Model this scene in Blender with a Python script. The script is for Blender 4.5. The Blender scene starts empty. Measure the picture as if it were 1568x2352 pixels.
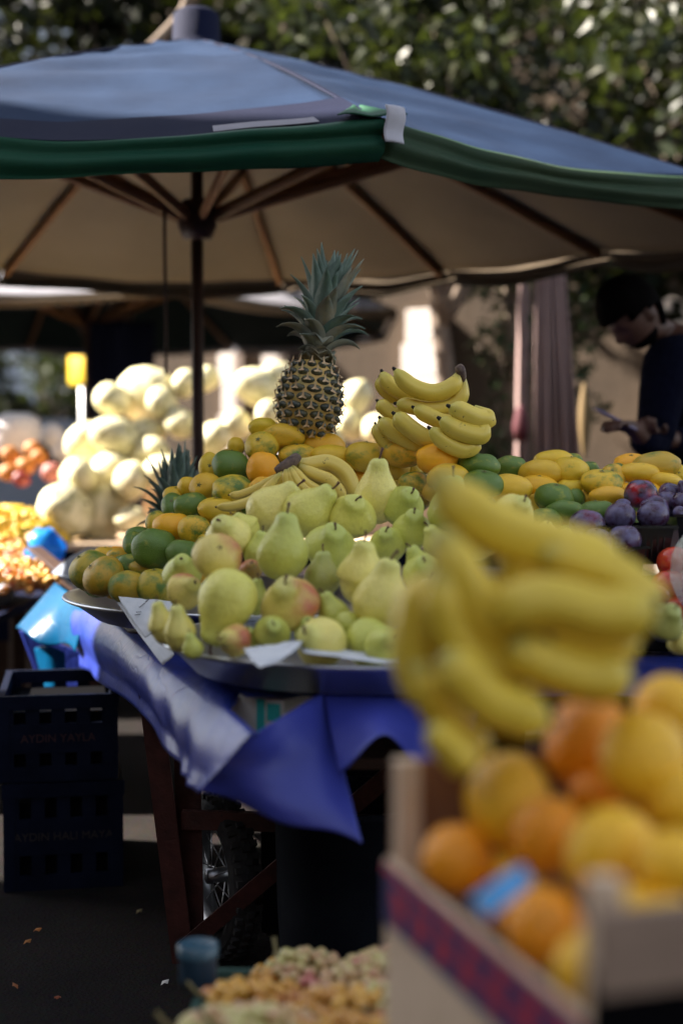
import bpy, bmesh, math, random
from mathutils import Vector, Matrix, noise, Quaternion
R = math.radians
rnd = random.Random(7)
S = bpy.context.scene
COL = S.collection

# ------------------------------------------------------------------ camera
CAM_H, PITCH, FPX = 1.13, R(2.28), 3267.0
cam = bpy.data.cameras.new('camera'); camo = bpy.data.objects.new('camera', cam); COL.objects.link(camo)
camo.location = (0, 0, CAM_H); camo.rotation_euler = (R(90) - PITCH, 0, 0)
cam.sensor_fit = 'VERTICAL'; cam.sensor_height = 36; cam.sensor_width = 24; cam.lens = 50
cam.clip_start = .05; cam.clip_end = 400
cam.dof.use_dof = True; cam.dof.focus_distance = 3.1; cam.dof.aperture_fstop = 1.5
S.camera = camo
# ------------------------------------------------------------------ world, sun, exposure
SUN_EL, SUN_AZ = 40.0, 80.0           # azimuth: degrees to the left of straight ahead
W = bpy.data.worlds.new('World'); S.world = W; W.use_nodes = True
wn = W.node_tree.nodes; sky = wn.new('ShaderNodeTexSky'); sky.sky_type = 'NISHITA'; sky.sun_disc = False
sky.sun_elevation = R(SUN_EL); sky.sun_rotation = R(-SUN_AZ)
hs = wn.new('ShaderNodeHueSaturation'); hs.inputs['Saturation'].default_value = .38   # a milky, hazy sky
W.node_tree.links.new(sky.outputs[0], hs.inputs['Color']); W.node_tree.links.new(hs.outputs[0], wn['Background'].inputs[0]); wn['Background'].inputs[1].default_value = .05
sd = Vector((-math.sin(R(SUN_AZ)) * math.cos(R(SUN_EL)), math.cos(R(SUN_AZ)) * math.cos(R(SUN_EL)), math.sin(R(SUN_EL))))
sl = bpy.data.lights.new('sun', 'SUN'); sl.energy = 5.0; sl.angle = R(.5); sl.color = (1, .91, .78)
so = bpy.data.objects.new('sun', sl); COL.objects.link(so); so.rotation_euler = sd.to_track_quat('Z', 'Y').to_euler()
S.view_settings.view_transform = 'Standard'; S.view_settings.look = 'None'
S.view_settings.exposure = 2.72; S.view_settings.gamma = 1; S.view_settings.use_curve_mapping = False
S.cycles.use_denoising = True
S.cycles.max_bounces = 8; S.cycles.diffuse_bounces = 4; S.cycles.glossy_bounces = 3; S.cycles.transparent_max_bounces = 8
S.cycles.sample_clamp_indirect = 6

# ------------------------------------------------------------------ helpers
CP, SP = math.cos(PITCH), math.sin(PITCH)
def P(x, y, z):
    """the world point seen at (x, y) of a 1568 x 2352 picture, z metres in front"""
    cx, cy = (x - 784) / FPX, (1176 - y) / FPX
    d = Vector((cx, CP + cy * SP, cy * CP - SP))
    d *= z / d.y
    return Vector((d.x, d.y, d.z + CAM_H))
FR = {'d': (0, 0, 1), 'a': (0, 574.1, .4028), 'b': (574.1, 516.7, .3661), 'c': (976, 574.1, .3775),
      'e': (0, 1090.8, .4028), 'f': (287, 1033.4, .4394), 'g': (861.2, 976, .4507), 'h': (803.7, 1550, .4873)}
def F(fr, x, y):
    o = FR[fr]; return o[0] + x * o[2], o[1] + y * o[2]

def tag(o, label=None, cat=None, group=None, kind=None):
    if label: o['label'] = label
    if cat: o['category'] = cat
    if group: o['group'] = group
    if kind: o['kind'] = kind
    return o
def empty(name, loc=(0, 0, 0), rot=(0, 0, 0), label=None, cat=None, group=None):
    o = bpy.data.objects.new(name, None); COL.objects.link(o); o.location = loc; o.rotation_euler = rot
    o.empty_display_size = .05
    return tag(o, label, cat, group)
class MB:
    def __init__(s): s.v = []; s.f = []; s.m = []; s.uv = {}
    def add(s, vs, fs, mi=0, M=None):
        n = len(s.v)
        s.v += [tuple(M @ Vector(p)) if M is not None else tuple(p) for p in vs]
        s.f += [tuple(i + n for i in f) for f in fs]; s.m += [mi] * len(fs)
        return n
    def box(s, c, d, mi=0, M=None, bev=0):
        x, y, z = d[0] / 2, d[1] / 2, d[2] / 2
        if bev:
            bm = bmesh.new(); bmesh.ops.create_cube(bm, size=1); bmesh.ops.scale(bm, vec=d, verts=bm.verts)
            bmesh.ops.bevel(bm, geom=bm.edges[:], offset=bev, segments=2, affect='EDGES', profile=.5)
            bmesh.ops.translate(bm, vec=c, verts=bm.verts); bm.verts.ensure_lookup_table()
            s.add([v.co[:] for v in bm.verts], [[v.index for v in f.verts] for f in bm.faces], mi, M); bm.free(); return
        vs = [(c[0] + a * x, c[1] + b * y, c[2] + e * z) for a in (-1, 1) for b in (-1, 1) for e in (-1, 1)]
        s.add(vs, [(0, 1, 3, 2), (4, 6, 7, 5), (0, 4, 5, 1), (2, 3, 7, 6), (0, 2, 6, 4), (1, 5, 7, 3)], mi, M)
    def tube(s, pts, rad, n=8, mi=0, flat=1.0, M=None):
        pts = [Vector(p) for p in pts]; k = len(pts)
        rr = rad if hasattr(rad, '__len__') else [rad] * k
        vs = []; up = Vector((0, 0, 1)); prev = None
        for i, p in enumerate(pts):
            t = (pts[min(i + 1, k - 1)] - pts[max(i - 1, 0)]).normalized()
            if prev is None:
                a = t.cross(up)
                if a.length < .05: a = t.cross(Vector((1, 0, 0)))
            else: a = prev - t * prev.dot(t)
            a.normalize(); prev = a; b = t.cross(a)
            for j in range(n):
                q = 2 * math.pi * j / n
                vs.append(p + a * math.cos(q) * rr[i] + b * math.sin(q) * rr[i] * flat)
        fs = [(i * n + j, i * n + (j + 1) % n, (i + 1) * n + (j + 1) % n, (i + 1) * n + j) for i in range(k - 1) for j in range(n)]
        fs += [tuple(range(n))[::-1], tuple((k - 1) * n + j for j in range(n))]
        s.add(vs, fs, mi, M)
    def lathe(s, prof, n=32, mi=0, M=None, cap=True):
        vs = [(r * math.cos(2 * math.pi * j / n), r * math.sin(2 * math.pi * j / n), z) for r, z in prof for j in range(n)]
        k = len(prof)
        fs = [(i * n + j, i * n + (j + 1) % n, (i + 1) * n + (j + 1) % n, (i + 1) * n + j) for i in range(k - 1) for j in range(n)]
        if cap: fs += [tuple(range(n))[::-1], tuple((k - 1) * n + j for j in range(n))]
        s.add(vs, fs, mi, M)
    def grid(s, fn, nu, nv, mi=0):
        vs = [fn(i / nu, j / nv) for j in range(nv + 1) for i in range(nu + 1)]
        s.add(vs, [(j * (nu + 1) + i, j * (nu + 1) + i + 1, (j + 1) * (nu + 1) + i + 1, (j + 1) * (nu + 1) + i) for j in range(nv) for i in range(nu)], mi)
    def mesh(s, name, mats, smooth=True):
        me = bpy.data.meshes.new(name); me.from_pydata(s.v, [], s.f)
        for m in (mats if isinstance(mats, (list, tuple)) else [mats]): me.materials.append(m)
        me.polygons.foreach_set('material_index', s.m)
        if smooth: me.polygons.foreach_set('use_smooth', [True] * len(s.f))
        me.update(); return me
    def build(s, name, mats, parent=None, smooth=True, loc=None):
        if loc is not None:
            s.v = [(a - loc[0], b - loc[1], c - loc[2]) for a, b, c in s.v]
        o = bpy.data.objects.new(name, s.mesh(name, mats, smooth)); COL.objects.link(o)
        if parent: o.parent = parent
        if loc is not None: o.location = loc
        return o
def solid(o, t, off=-1):
    m = o.modifiers.new('solid', 'SOLIDIFY'); m.thickness = t; m.offset = off; return o
def autosmooth(o, ang=35):
    m = o.modifiers.new('bev', 'BEVEL'); m.width = .004; m.segments = 2; m.limit_method = 'ANGLE'; return o
def obj(name, me, parent=None, loc=(0, 0, 0), rot=(0, 0, 0), sc=(1, 1, 1)):
    o = bpy.data.objects.new(name, me); COL.objects.link(o); o.location = loc; o.rotation_euler = rot; o.scale = sc
    if parent: o.parent = parent
    return o
def spline(pts, n):
    pts = [Vector(p) for p in pts]; out = []; k = len(pts)
    for i in range(n + 1):
        t = i / n * (k - 1); a = min(int(t), k - 2); u = t - a
        p0, p1, p2, p3 = pts[max(a - 1, 0)], pts[a], pts[a + 1], pts[min(a + 2, k - 1)]
        out.append(.5 * ((2 * p1) + (p2 - p0) * u + (2 * p0 - 5 * p1 + 4 * p2 - p3) * u * u + (3 * p1 - p0 - 3 * p2 + p3) * u ** 3))
    return out

# ------------------------------------------------------------------ materials
class NT:
    def __init__(s, name):
        s.m = bpy.data.materials.new(name); s.m.use_nodes = True; s.t = s.m.node_tree
        s.b = s.t.nodes['Principled BSDF']; s.o = s.t.nodes['Material Output']
    def n(s, ty, **kw):
        x = s.t.nodes.new('ShaderNode' + ty)
        for k, v in kw.items():
            if k.startswith('i_'): x.inputs[k[2:].replace('_', ' ')].default_value = v
            else: setattr(x, k, v)
        return x
    def l(s, a, b): s.t.links.new(a, b)
    def noise(s, scale, detail=4, rough=.55, vec=None, w=None):
        x = s.n('TexNoise'); x.inputs['Scale'].default_value = scale; x.inputs['Detail'].default_value = detail; x.inputs['Roughness'].default_value = rough
        if vec is not None: s.l(vec, x.inputs['Vector'])
        return x.outputs['Fac']
    def ramp(s, fac, stops):
        x = s.n('ValToRGB'); e = x.color_ramp.elements
        e[0].position, e[0].color = stops[0][0], stops[0][1]; e[1].position, e[1].color = stops[-1][0], stops[-1][1]
        for p, c in stops[1:-1]: k = e.new(p); k.color = c
        s.l(fac, x.inputs[0]); return x.outputs['Color']
    def mix(s, f, a, b, bt='MIX'):
        x = s.n('Mix', data_type='RGBA', blend_type=bt)
        for v, i in ((f, 0), (a, 6), (b, 7)):
            if isinstance(v, (int, float)): x.inputs[i].default_value = v
            elif isinstance(v, (tuple, list)): x.inputs[i].default_value = v
            else: s.l(v, x.inputs[i])
        return x.outputs[2]
    def math(s, op, a, b=0.0, clamp=False):
        x = s.n('Math', operation=op, use_clamp=clamp)
        for v, i in ((a, 0), (b, 1)):
            if isinstance(v, (int, float)): x.inputs[i].default_value = v
            else: s.l(v, x.inputs[i])
        return x.outputs[0]
    def bump(s, h, strength=.3, dist=.01):
        x = s.n('Bump'); x.inputs['Strength'].default_value = strength; x.inputs['Distance'].default_value = dist
        s.l(h, x.inputs['Height']); s.l(x.outputs[0], s.b.inputs['Normal'])
    def coords(s, rand=True):
        tc = s.n('TexCoord').outputs['Object']
        if not rand: return tc
        oi = s.n('ObjectInfo'); ad = s.n('VectorMath', operation='ADD'); sc = s.n('VectorMath', operation='SCALE'); cb = s.n('CombineXYZ')
        s.l(oi.outputs['Random'], cb.inputs[0]); s.l(oi.outputs['Random'], cb.inputs[1]); s.l(cb.outputs[0], sc.inputs[0]); sc.inputs['Scale'].default_value = 37
        s.l(tc, ad.inputs[0]); s.l(sc.outputs[0], ad.inputs[1]); return ad.outputs[0]
def c4(r, g, b): return (r, g, b, 1)
def simple(name, c, rough=.6, c2=None, scale=6, bump=0, bscale=60, metal=0, spec=.5, coat=0, bdist=.01, stops=(.35, .65)):
    N = NT(name); v = N.coords(False)
    if c2: N.l(N.ramp(N.noise(scale, 5, .6, v), [(stops[0], c4(*c)), (stops[1], c4(*c2))]), N.b.inputs['Base Color'])
    else: N.b.inputs['Base Color'].default_value = c4(*c)
    N.b.inputs['Roughness'].default_value = rough; N.b.inputs['Metallic'].default_value = metal
    N.b.inputs['Specular IOR Level'].default_value = spec; N.b.inputs['Coat Weight'].default_value = coat
    if bump: N.bump(N.noise(bscale, 4, .6, v), bump, bdist)
    return N.m

def mat_mandarin():
    N = NT('mandarin_peel'); v = N.coords(); oi = N.n('ObjectInfo')
    n = N.noise(1.1, 3, .55, v); n2 = N.noise(7, 3, .6, v)
    f = N.math('ADD', N.math('MULTIPLY', n, 1.0), N.math('MULTIPLY', n2, .25))
    f = N.math('SUBTRACT', f, oi.outputs['Alpha'])
    f = N.math('MULTIPLY_ADD', f, 4.6); f.node.inputs[2].default_value = .5 if False else 0.0
    f = N.math('ADD', f, .5, True)
    col = N.mix(f, c4(.085, .20, .03), oi.outputs['Color'])
    fine = N.noise(28, 2, .5, v)
    col = N.mix(N.math('MULTIPLY', fine, .25), col, c4(.30, .20, .02), 'MIX')
    sp = N.ramp(N.noise(11, 2, .8, v), [(.70, c4(0, 0, 0)), (.76, c4(1, 1, 1))])
    col = N.mix(N.math('MULTIPLY', sp, .55), col, c4(.05, .035, .012))
    N.l(col, N.b.inputs['Base Color']); N.b.inputs['Roughness'].default_value = .36
    N.b.inputs['Subsurface Weight'].default_value = .0; N.b.inputs['Specular IOR Level'].default_value = .45
    vo = N.n('TexVoronoi'); vo.inputs['Scale'].default_value = 22; N.l(v, vo.inputs['Vector'])
    N.bump(vo.outputs['Distance'], .22, .03); return N.m
def mat_pear():
    N = NT('pear_skin'); v = N.coords(); oi = N.n('ObjectInfo'); tc = N.n('TexCoord').outputs['Object']
    sx = N.n('SeparateXYZ'); N.l(tc, sx.inputs[0])
    col = N.mix(N.noise(1.6, 3, .5, v), oi.outputs['Color'], c4(.50, .56, .12))
    col = N.mix(.45, oi.outputs['Color'], col)
    topg = N.math('MULTIPLY_ADD', sx.outputs[2], .5); topg.node.inputs[2].default_value = -.25; topg.node.use_clamp = True
    col = N.mix(topg, col, c4(.42, .58, .20))
    bl = N.math('ADD', N.math('MULTIPLY', sx.outputs[0], .55), N.noise(1.3, 3, .5, v))
    bl = N.math('SUBTRACT', bl, oi.outputs['Alpha'], False); bl = N.math('MULTIPLY', bl, 2.2, True)
    col = N.mix(bl, col, c4(.52, .16, .09))
    sp = N.ramp(N.noise(34, 2, .6, v), [(.60, c4(0, 0, 0)), (.66, c4(1, 1, 1))])
    col = N.mix(N.math('MULTIPLY', sp, .5), col, c4(.25, .16, .05))
    ru = N.ramp(N.noise(3.2, 5, .75, v), [(.60, c4(0, 0, 0)), (.68, c4(1, 1, 1))]); col = N.mix(N.math('MULTIPLY', ru, .30), col, c4(.40, .26, .09))
    N.l(N.mix(1.0, col, c4(1.0, .96, .80), 'MULTIPLY'), N.b.inputs['Base Color']); N.b.inputs['Roughness'].default_value = .42
    N.bump(N.noise(5, 3, .5, v), .12, .05); return N.m
def mat_banana(name, c1, c2):
    N = NT(name); uv = N.n('TexCoord').outputs['UV']; sx = N.n('SeparateXYZ'); N.l(uv, sx.inputs[0]); v = N.coords()
    g = N.ramp(sx.outputs[1], [(0, c4(.34, .33, .08)), (.16, c4(*c1)), (.8, c4(*c1)), (1, c4(*c2))])
    g = N.mix(N.math('MULTIPLY', N.noise(14, 4, .6, v), .5), g, c4(*c2))
    sp = N.ramp(N.noise(70, 3, .7, v), [(.66, c4(0, 0, 0)), (.71, c4(1, 1, 1))])
    col = N.mix(N.math('MULTIPLY', sp, .8), g, c4(.07, .04, .015))
    ed = N.ramp(N.noise(26, 3, .7, v), [(.68, c4(0, 0, 0)), (.74, c4(1, 1, 1))])
    col = N.mix(N.math('MULTIPLY', ed, .6), col, c4(.16, .09, .02))
    N.l(col, N.b.inputs['Base Color']); N.b.inputs['Roughness'].default_value = .42
    N.bump(N.noise(60, 3, .5, v), .15, .002); return N.m
def mat_plum():
    N = NT('plum_skin'); v = N.coords(); oi = N.n('ObjectInfo')
    bl = N.ramp(N.noise(1.5, 5, .65, v), [(.40, c4(0, 0, 0)), (.62, c4(1, 1, 1))])
    base = N.mix(N.ramp(N.noise(.9, 2, .5, v), [(.42, c4(0, 0, 0)), (.6, c4(1, 1, 1))]), c4(.035, .012, .03), oi.outputs['Color'])
    col = N.mix(N.math('MULTIPLY', bl, .6), base, c4(.16, .16, .32)); N.l(col, N.b.inputs['Base Color'])
    r = N.math('ADD', N.math('MULTIPLY', bl, .25), .24); N.l(r, N.b.inputs['Roughness']); return N.m
def mat_leaf(name, cs, tr=.35, rough=.4, spec=.12):
    N = NT(name); g = N.n('NewGeometry'); col = N.ramp(g.outputs['Random Per Island'], [(i / (len(cs) - 1), c4(*c)) for i, c in enumerate(cs)])
    N.l(col, N.b.inputs['Base Color']); N.b.inputs['Roughness'].default_value = rough; N.b.inputs['Specular IOR Level'].default_value = spec
    t = N.n('BsdfTranslucent'); N.l(N.mix(.12, col, c4(.30, .38, .05)), t.inputs[0]); mx = N.n('MixShader'); mx.inputs[0].default_value = tr
    N.l(N.b.outputs[0], mx.inputs[1]); N.l(t.outputs[0], mx.inputs[2]); N.l(mx.outputs[0], N.o.inputs[0]); return N.m
def mat_fabric(name, c, c2, tr, trc, rough=.8, scale=900, bump=.25):
    N = NT(name); v = N.coords(False)
    col = N.ramp(N.noise(2.2, 6, .65, v), [(.3, c4(*c)), (.7, c4(*c2))]); N.l(col, N.b.inputs['Base Color']); N.b.inputs['Roughness'].default_value = rough; N.b.inputs['Specular IOR Level'].default_value = .12
    h = N.math('ADD', N.noise(scale, 2, .5, v), N.math('MULTIPLY', N.noise(9, 5, .6, v), 2.5)); N.bump(h, bump, .01)
    t = N.n('BsdfTranslucent'); t.inputs[0].default_value = c4(*trc); mx = N.n('MixShader'); mx.inputs[0].default_value = tr
    N.l(N.b.outputs[0], mx.inputs[1]); N.l(t.outputs[0], mx.inputs[2]); N.l(mx.outputs[0], N.o.inputs[0]); return N.m
def mat_tarp(name, c, c2, tr, trc):
    N = NT(name); v = N.coords(False)
    st = N.n('Mapping'); st.inputs['Scale'].default_value = (4, 4, .55); N.l(v, st.inputs[0])
    cr = N.noise(5, 5, .62, st.outputs[0])
    col = N.ramp(N.noise(5, 5, .6, v), [(.35, c4(*c)), (.68, c4(*c2))])
    ln = N.ramp(N.noise(11, 2, .4, st.outputs[0]), [(.485, c4(0, 0, 0)), (.5, c4(1, 1, 1)), (.515, c4(0, 0, 0))])
    col = N.mix(N.math('MULTIPLY', ln, .5), col, c4(.008, .01, .05))
    N.l(col, N.b.inputs['Base Color']); N.b.inputs['Roughness'].default_value = .30; N.b.inputs['Specular IOR Level'].default_value = .20
    ns = N.n('TexNoise'); ns.inputs['Scale'].default_value = 5; N.l(v, ns.inputs['Vector']); wp = N.n('VectorMath', operation='SCALE'); wp.inputs['Scale'].default_value = .25; N.l(ns.outputs['Color'], wp.inputs[0])
    av = N.n('VectorMath', operation='ADD'); N.l(v, av.inputs[0]); N.l(wp.outputs[0], av.inputs[1])
    vo = N.n('TexVoronoi', feature='DISTANCE_TO_EDGE'); vo.inputs['Scale'].default_value = 11; N.l(av.outputs[0], vo.inputs['Vector'])
    cs_ = N.ramp(vo.outputs['Distance'], [(0, c4(0, 0, 0)), (.09, c4(1, 1, 1))])
    h = N.math('ADD', N.math('MULTIPLY', N.noise(7, 4, .55, v), 1.6), N.math('MULTIPLY', cs_, .28)); N.bump(h, .2, .008)
    t = N.n('BsdfTranslucent'); t.inputs[0].default_value = c4(*trc); mx = N.n('MixShader'); mx.inputs[0].default_value = tr
    N.l(N.b.outputs[0], mx.inputs[1]); N.l(t.outputs[0], mx.inputs[2]); N.l(mx.outputs[0], N.o.inputs[0]); return N.m
def mat_ground():
    N = NT('asphalt'); v = N.n('TexCoord').outputs['Object']
    a = N.ramp(N.noise(1.2, 6, .65, v), [(.3, c4(.010, .009, .010)), (.7, c4(.026, .022, .020))])
    vo = N.n('TexVoronoi'); vo.inputs['Scale'].default_value = 130; N.l(v, vo.inputs['Vector'])
    a = N.mix(.35, a, vo.outputs['Color'], 'MULTIPLY'); N.l(a, N.b.inputs['Base Color']); N.b.inputs['Roughness'].default_value = .95; N.b.inputs['Specular IOR Level'].default_value = .03
    N.bump(N.math('ADD', vo.outputs['Distance'], N.noise(160, 5, .7, v)), .5, .005); return N.m
def mat_wood(name, c, c2, rough=.55, sc=(2, 2, 30)):
    N = NT(name); v = N.coords(False); st = N.n('Mapping'); st.inputs['Scale'].default_value = sc; N.l(v, st.inputs[0])
    N.b.inputs['Specular IOR Level'].default_value = .2; N.l(N.ramp(N.noise(4, 5, .6, st.outputs[0]), [(.35, c4(*c)), (.65, c4(*c2))]), N.b.inputs['Base Color']); N.b.inputs['Roughness'].default_value = rough
    N.bump(N.noise(6, 4, .6, st.outputs[0]), .2, .005); return N.m
def mat_wall(name, c, c2, brick=False, mort=(.2, .18, .16)):
    N = NT(name); v = N.coords(False)
    a = N.ramp(N.noise(1.3, 7, .65, v), [(.3, c4(*c)), (.7, c4(*c2))])
    if brick:
        b = N.n('TexBrick'); mp = N.n('Mapping'); mp.inputs['Rotation'].default_value = (R(90), 0, 0); N.l(v, mp.inputs[0]); N.l(mp.outputs[0], b.inputs['Vector'])
        b.inputs['Scale'].default_value = 1; b.inputs['Brick Width'].default_value = .25; b.inputs['Row Height'].default_value = .08; b.inputs['Mortar Size'].default_value = .008
        N.l(a, b.inputs['Color1']); N.l(N.mix(.5, a, c4(*c)), b.inputs['Color2']); b.inputs['Mortar'].default_value = c4(*mort); a = b.outputs['Color']
    N.l(a, N.b.inputs['Base Color']); N.b.inputs['Roughness'].default_value = .9; N.bump(N.noise(30, 5, .6, v), .4, .02); return N.m
def mat_steel(name, c=(.6, .6, .63), rough=.3):
    N = NT(name); v = N.coords(False); N.b.inputs['Base Color'].default_value = c4(*c); N.b.inputs['Metallic'].default_value = 1
    N.l(N.math('ADD', N.math('MULTIPLY', N.noise(12, 5, .6, v), .35), rough - .1), N.b.inputs['Roughness'])
    N.bump(N.noise(10, 3, .5, v), .12, .01); return N.m

M = {}
M['mandarin'] = mat_mandarin(); M['pear'] = mat_pear(); M['plum'] = mat_plum()
M['banana'] = mat_banana('banana_peel', (.76, .56, .085), (.52, .46, .08))
M['banana_pale'] = mat_banana('banana_peel_pale', (.72, .55, .12), (.62, .46, .08))
M['banana_old'] = mat_banana('banana_peel_front', (.78, .56, .05), (.58, .46, .045))
M['tip'] = simple('banana_tip', (.012, .008, .006), .8)
M['stalk'] = simple('banana_stalk', (.05, .028, .025), .8, (.16, .11, .08), 60, .4)
M['stem'] = simple('pear_stem', (.07, .025, .02), .7, (.12, .05, .03), 40)
M['calyx'] = simple('green_calyx', (.10, .13, .03), .7, (.2, .17, .07), 30)
M['leaf_pine'] = simple('pineapple_leaf', (.05, .10, .07), .5, (.13, .18, .145), 9, .25, 120, stops=(.3, .7))
M['leaf_dry'] = simple('pineapple_dry_leaf', (.20, .17, .10), .6, (.10, .13, .11), 14, .25, 90)
M['eye'] = simple('pineapple_eye', (.018, .03, .025), .3, (.10, .09, .04), 60)
M['flesh'] = simple('pineapple_rind', (.62, .36, .10), .5, (.32, .26, .07), 40, .3)
M['bract'] = simple('pineapple_bract', (.62, .42, .24), .6, (.45, .32, .17), 80)
M['melon'] = simple('melon_rind', (.78, .72, .50), .5, (.42, .38, .18), 2.2, .3, 30, bdist=.01)
M['canvas'] = mat_fabric('parasol_canvas', (.003, .012, .038), (.012, .030, .076), .06, (.07, .09, .15))
M['canvas_navy'] = mat_fabric('navy_canvas', (.0025, .004, .020), (.004, .007, .028), .02, (.01, .01, .05))
M['lining'] = mat_fabric('parasol_lining', (.25, .215, .16), (.34, .29, .22), .35, (.33, .28, .20))
M['green'] = mat_fabric('green_valance', (.006, .055, .034), (.022, .080, .045), .12, (.03, .2, .12), .5)
M['white_cloth'] = mat_fabric('white_patch', (.19, .19, .22), (.32, .31, .35), .1, (.4, .4, .4))
M['green_faded'] = mat_fabric('faded_green_valance', (.022, .050, .028), (.050, .074, .040), .12, (.05, .12, .07), .6)
M['valance_inside'] = mat_fabric('valance_inside', (.07, .052, .036), (.10, .075, .05), .05, (.1, .08, .05))
M['dark_green'] = mat_fabric('dark_green_canvas', (.002, .010, .010), (.003, .013, .013), .01, (.005, .02, .02))
M['wood'] = mat_wood('parasol_wood', (.14, .065, .03), (.22, .11, .05))
M['dark_wood'] = mat_wood('dark_pole', (.03, .016, .012), (.05, .025, .018))
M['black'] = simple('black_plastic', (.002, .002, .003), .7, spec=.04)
M['punnet'] = simple('black_punnet', (.008, .008, .009), .18, spec=.6)
M['crate'] = simple('dark_blue_crate', (.002, .004, .013), .55, (.005, .008, .022), 8, .2, 90, spec=.08)
M['crate_red'] = simple('crate_red_letters', (.030, .004, .006), .6)
M['crate_yel'] = simple('crate_yellow_letters', (.018, .012, .010), .6)
M['steel_leg'] = simple('rusty_red_steel', (.075, .026, .022), .45, (.04, .017, .015), 18, .3, 80, spec=.25)
M['alu'] = mat_steel('aluminium_tray', (.55, .57, .62), .32)
M['tarp'] = mat_tarp('blue_tarpaulin', (.016, .028, .19), (.032, .052, .30), .06, (.02, .25, .8))
M['tarp_plain'] = simple('blue_tarpaulin_reverse', (.028, .038, .26), .45, (.040, .055, .33), 3, .12, 12, bdist=.02)
M['cyan'] = mat_tarp('sunlit_tarpaulin', (.0, .075, .19), (.006, .11, .24), .40, (.006, .19, .36))  # blue tarpaulin with the sun shining through put into its colour
M['paper'] = simple('newspaper', (.50, .53, .58), .85, (.58, .60, .64), 30, .25, 40, bdist=.004)
M['ink'] = simple('printed_ink', (.03, .03, .04), .9)
M['board'] = simple('plywood_veneer', (.66, .50, .36), .8, (.58, .43, .30), 20, .2)
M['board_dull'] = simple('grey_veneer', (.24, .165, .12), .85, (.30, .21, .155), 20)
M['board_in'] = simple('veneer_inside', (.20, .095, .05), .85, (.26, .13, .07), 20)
M['print_navy'] = simple('navy_print', (.03, .02, .11), .5)
M['print_red'] = simple('red_print', (.42, .02, .05), .5)
M['orange'] = simple('orange_base', (.34, .12, .012), .6)
M['label_blue'] = simple('blue_sticker', (.03, .22, .58), .4, (.08, .38, .72), 30)
M['grape'] = simple('grape_skin', (.55, .50, .20), .3, (.52, .17, .15), 14, stops=(.42, .62))
M['grape_gold'] = simple('grape_gold', (.62, .34, .06), .25, (.40, .10, .05), 12, stops=(.45, .65))
M['lemon'] = simple('yellow_plum_skin', (.72, .52, .04), .3, (.6, .36, .03), 9)
M['twig'] = simple('grape_twig', (.16, .13, .05), .8)
M['rubber'] = simple('tyre_rubber', (.022, .022, .024), .75, (.035, .033, .032), 30, spec=.12)
M['rim'] = mat_steel('wheel_rim', (.35, .35, .37), .35)
M['carton'] = simple('white_carton', (.58, .56, .53), .8)
M['teal'] = simple('teal_print', (.03, .42, .40), .6)
M['grey'] = simple('dark_grey_drum', (.004, .005, .009), .7, (.007, .009, .013), 9, spec=.06)
M['can'] = simple('teal_can', (.012, .03, .055), .4, (.018, .045, .075), 20)
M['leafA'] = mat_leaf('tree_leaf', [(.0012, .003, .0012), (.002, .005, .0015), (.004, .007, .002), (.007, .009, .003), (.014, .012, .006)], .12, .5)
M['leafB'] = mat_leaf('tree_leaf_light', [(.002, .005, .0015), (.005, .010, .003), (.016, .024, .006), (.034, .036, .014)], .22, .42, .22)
M['leafD'] = mat_leaf('ivy_leaf', [(.012, .028, .012), (.03, .05, .02), (.05, .07, .03), (.12, .09, .07)], .2, .3)
M['bark'] = simple('bark', (.09, .06, .045), .9, (.16, .12, .09), 12, .6, 30)
M['ground'] = mat_ground()
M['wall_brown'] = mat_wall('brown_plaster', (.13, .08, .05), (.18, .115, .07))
M['wall_shade'] = mat_wall('shaded_brown_plaster', (.045, .029, .018), (.075, .049, .030))  # darker copy of the brown plaster, shade put into its colour
M['wall_dark'] = mat_wall('dark_brick', (.035, .025, .02), (.055, .04, .03), True, (.03, .026, .022))
M['stone'] = mat_wall('pale_stone', (.68, .60, .56), (.80, .72, .68))
M['drape'] = mat_fabric('pink_drape', (.28, .19, .18), (.36, .26, .25), .25, (.3, .2, .2), .6)
M['skin'] = simple('skin', (.085, .034, .02), .6, (.06, .025, .014), 20, .1)
M['hair'] = simple('dark_hair', (.002, .0015, .0015), .8, bump=.4, bscale=200, spec=.03)
M['shirt'] = simple('navy_shirt', (.0025, .003, .009), .9, (.0045, .0055, .015), 6, .5, 40, spec=.04, bdist=.02)
M['trousers'] = simple('dark_trousers', (.006, .006, .009), .85, spec=.04)
M['phone'] = simple('phone_body', (.16, .13, .20), .2)
M['screen'] = simple('phone_screen', (.20, .20, .30), .08)
M['yellow_sign'] = simple('yellow_sign_face', (.80, .46, .01), .5, (.85, .62, .03), 3)
M['car'] = simple('bluish_car_paint', (.16, .20, .27), .3, spec=.7)
M['glass'] = simple('car_glass', (.01, .012, .015), .08)
M['cloth_dark'] = simple('dark_blue_stall_cloth', (.005, .007, .022), .8, spec=.05)
M['bag'] = simple('clear_plastic_bag', (.55, .58, .55), .12)
M['tomato'] = simple('red_tomato', (.48, .025, .02), .22, (.55, .08, .02), 3)
M['pale_box'] = simple('pale_box', (.5, .48, .5), .7)

# ------------------------------------------------------------------ setting
g = MB(); g.grid(lambda u, v: ((u - .5) * 160, v * 160 - 20, 0.0), 8, 8)
tag(g.build('ground', M['ground'], smooth=False), kind='structure')

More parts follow.
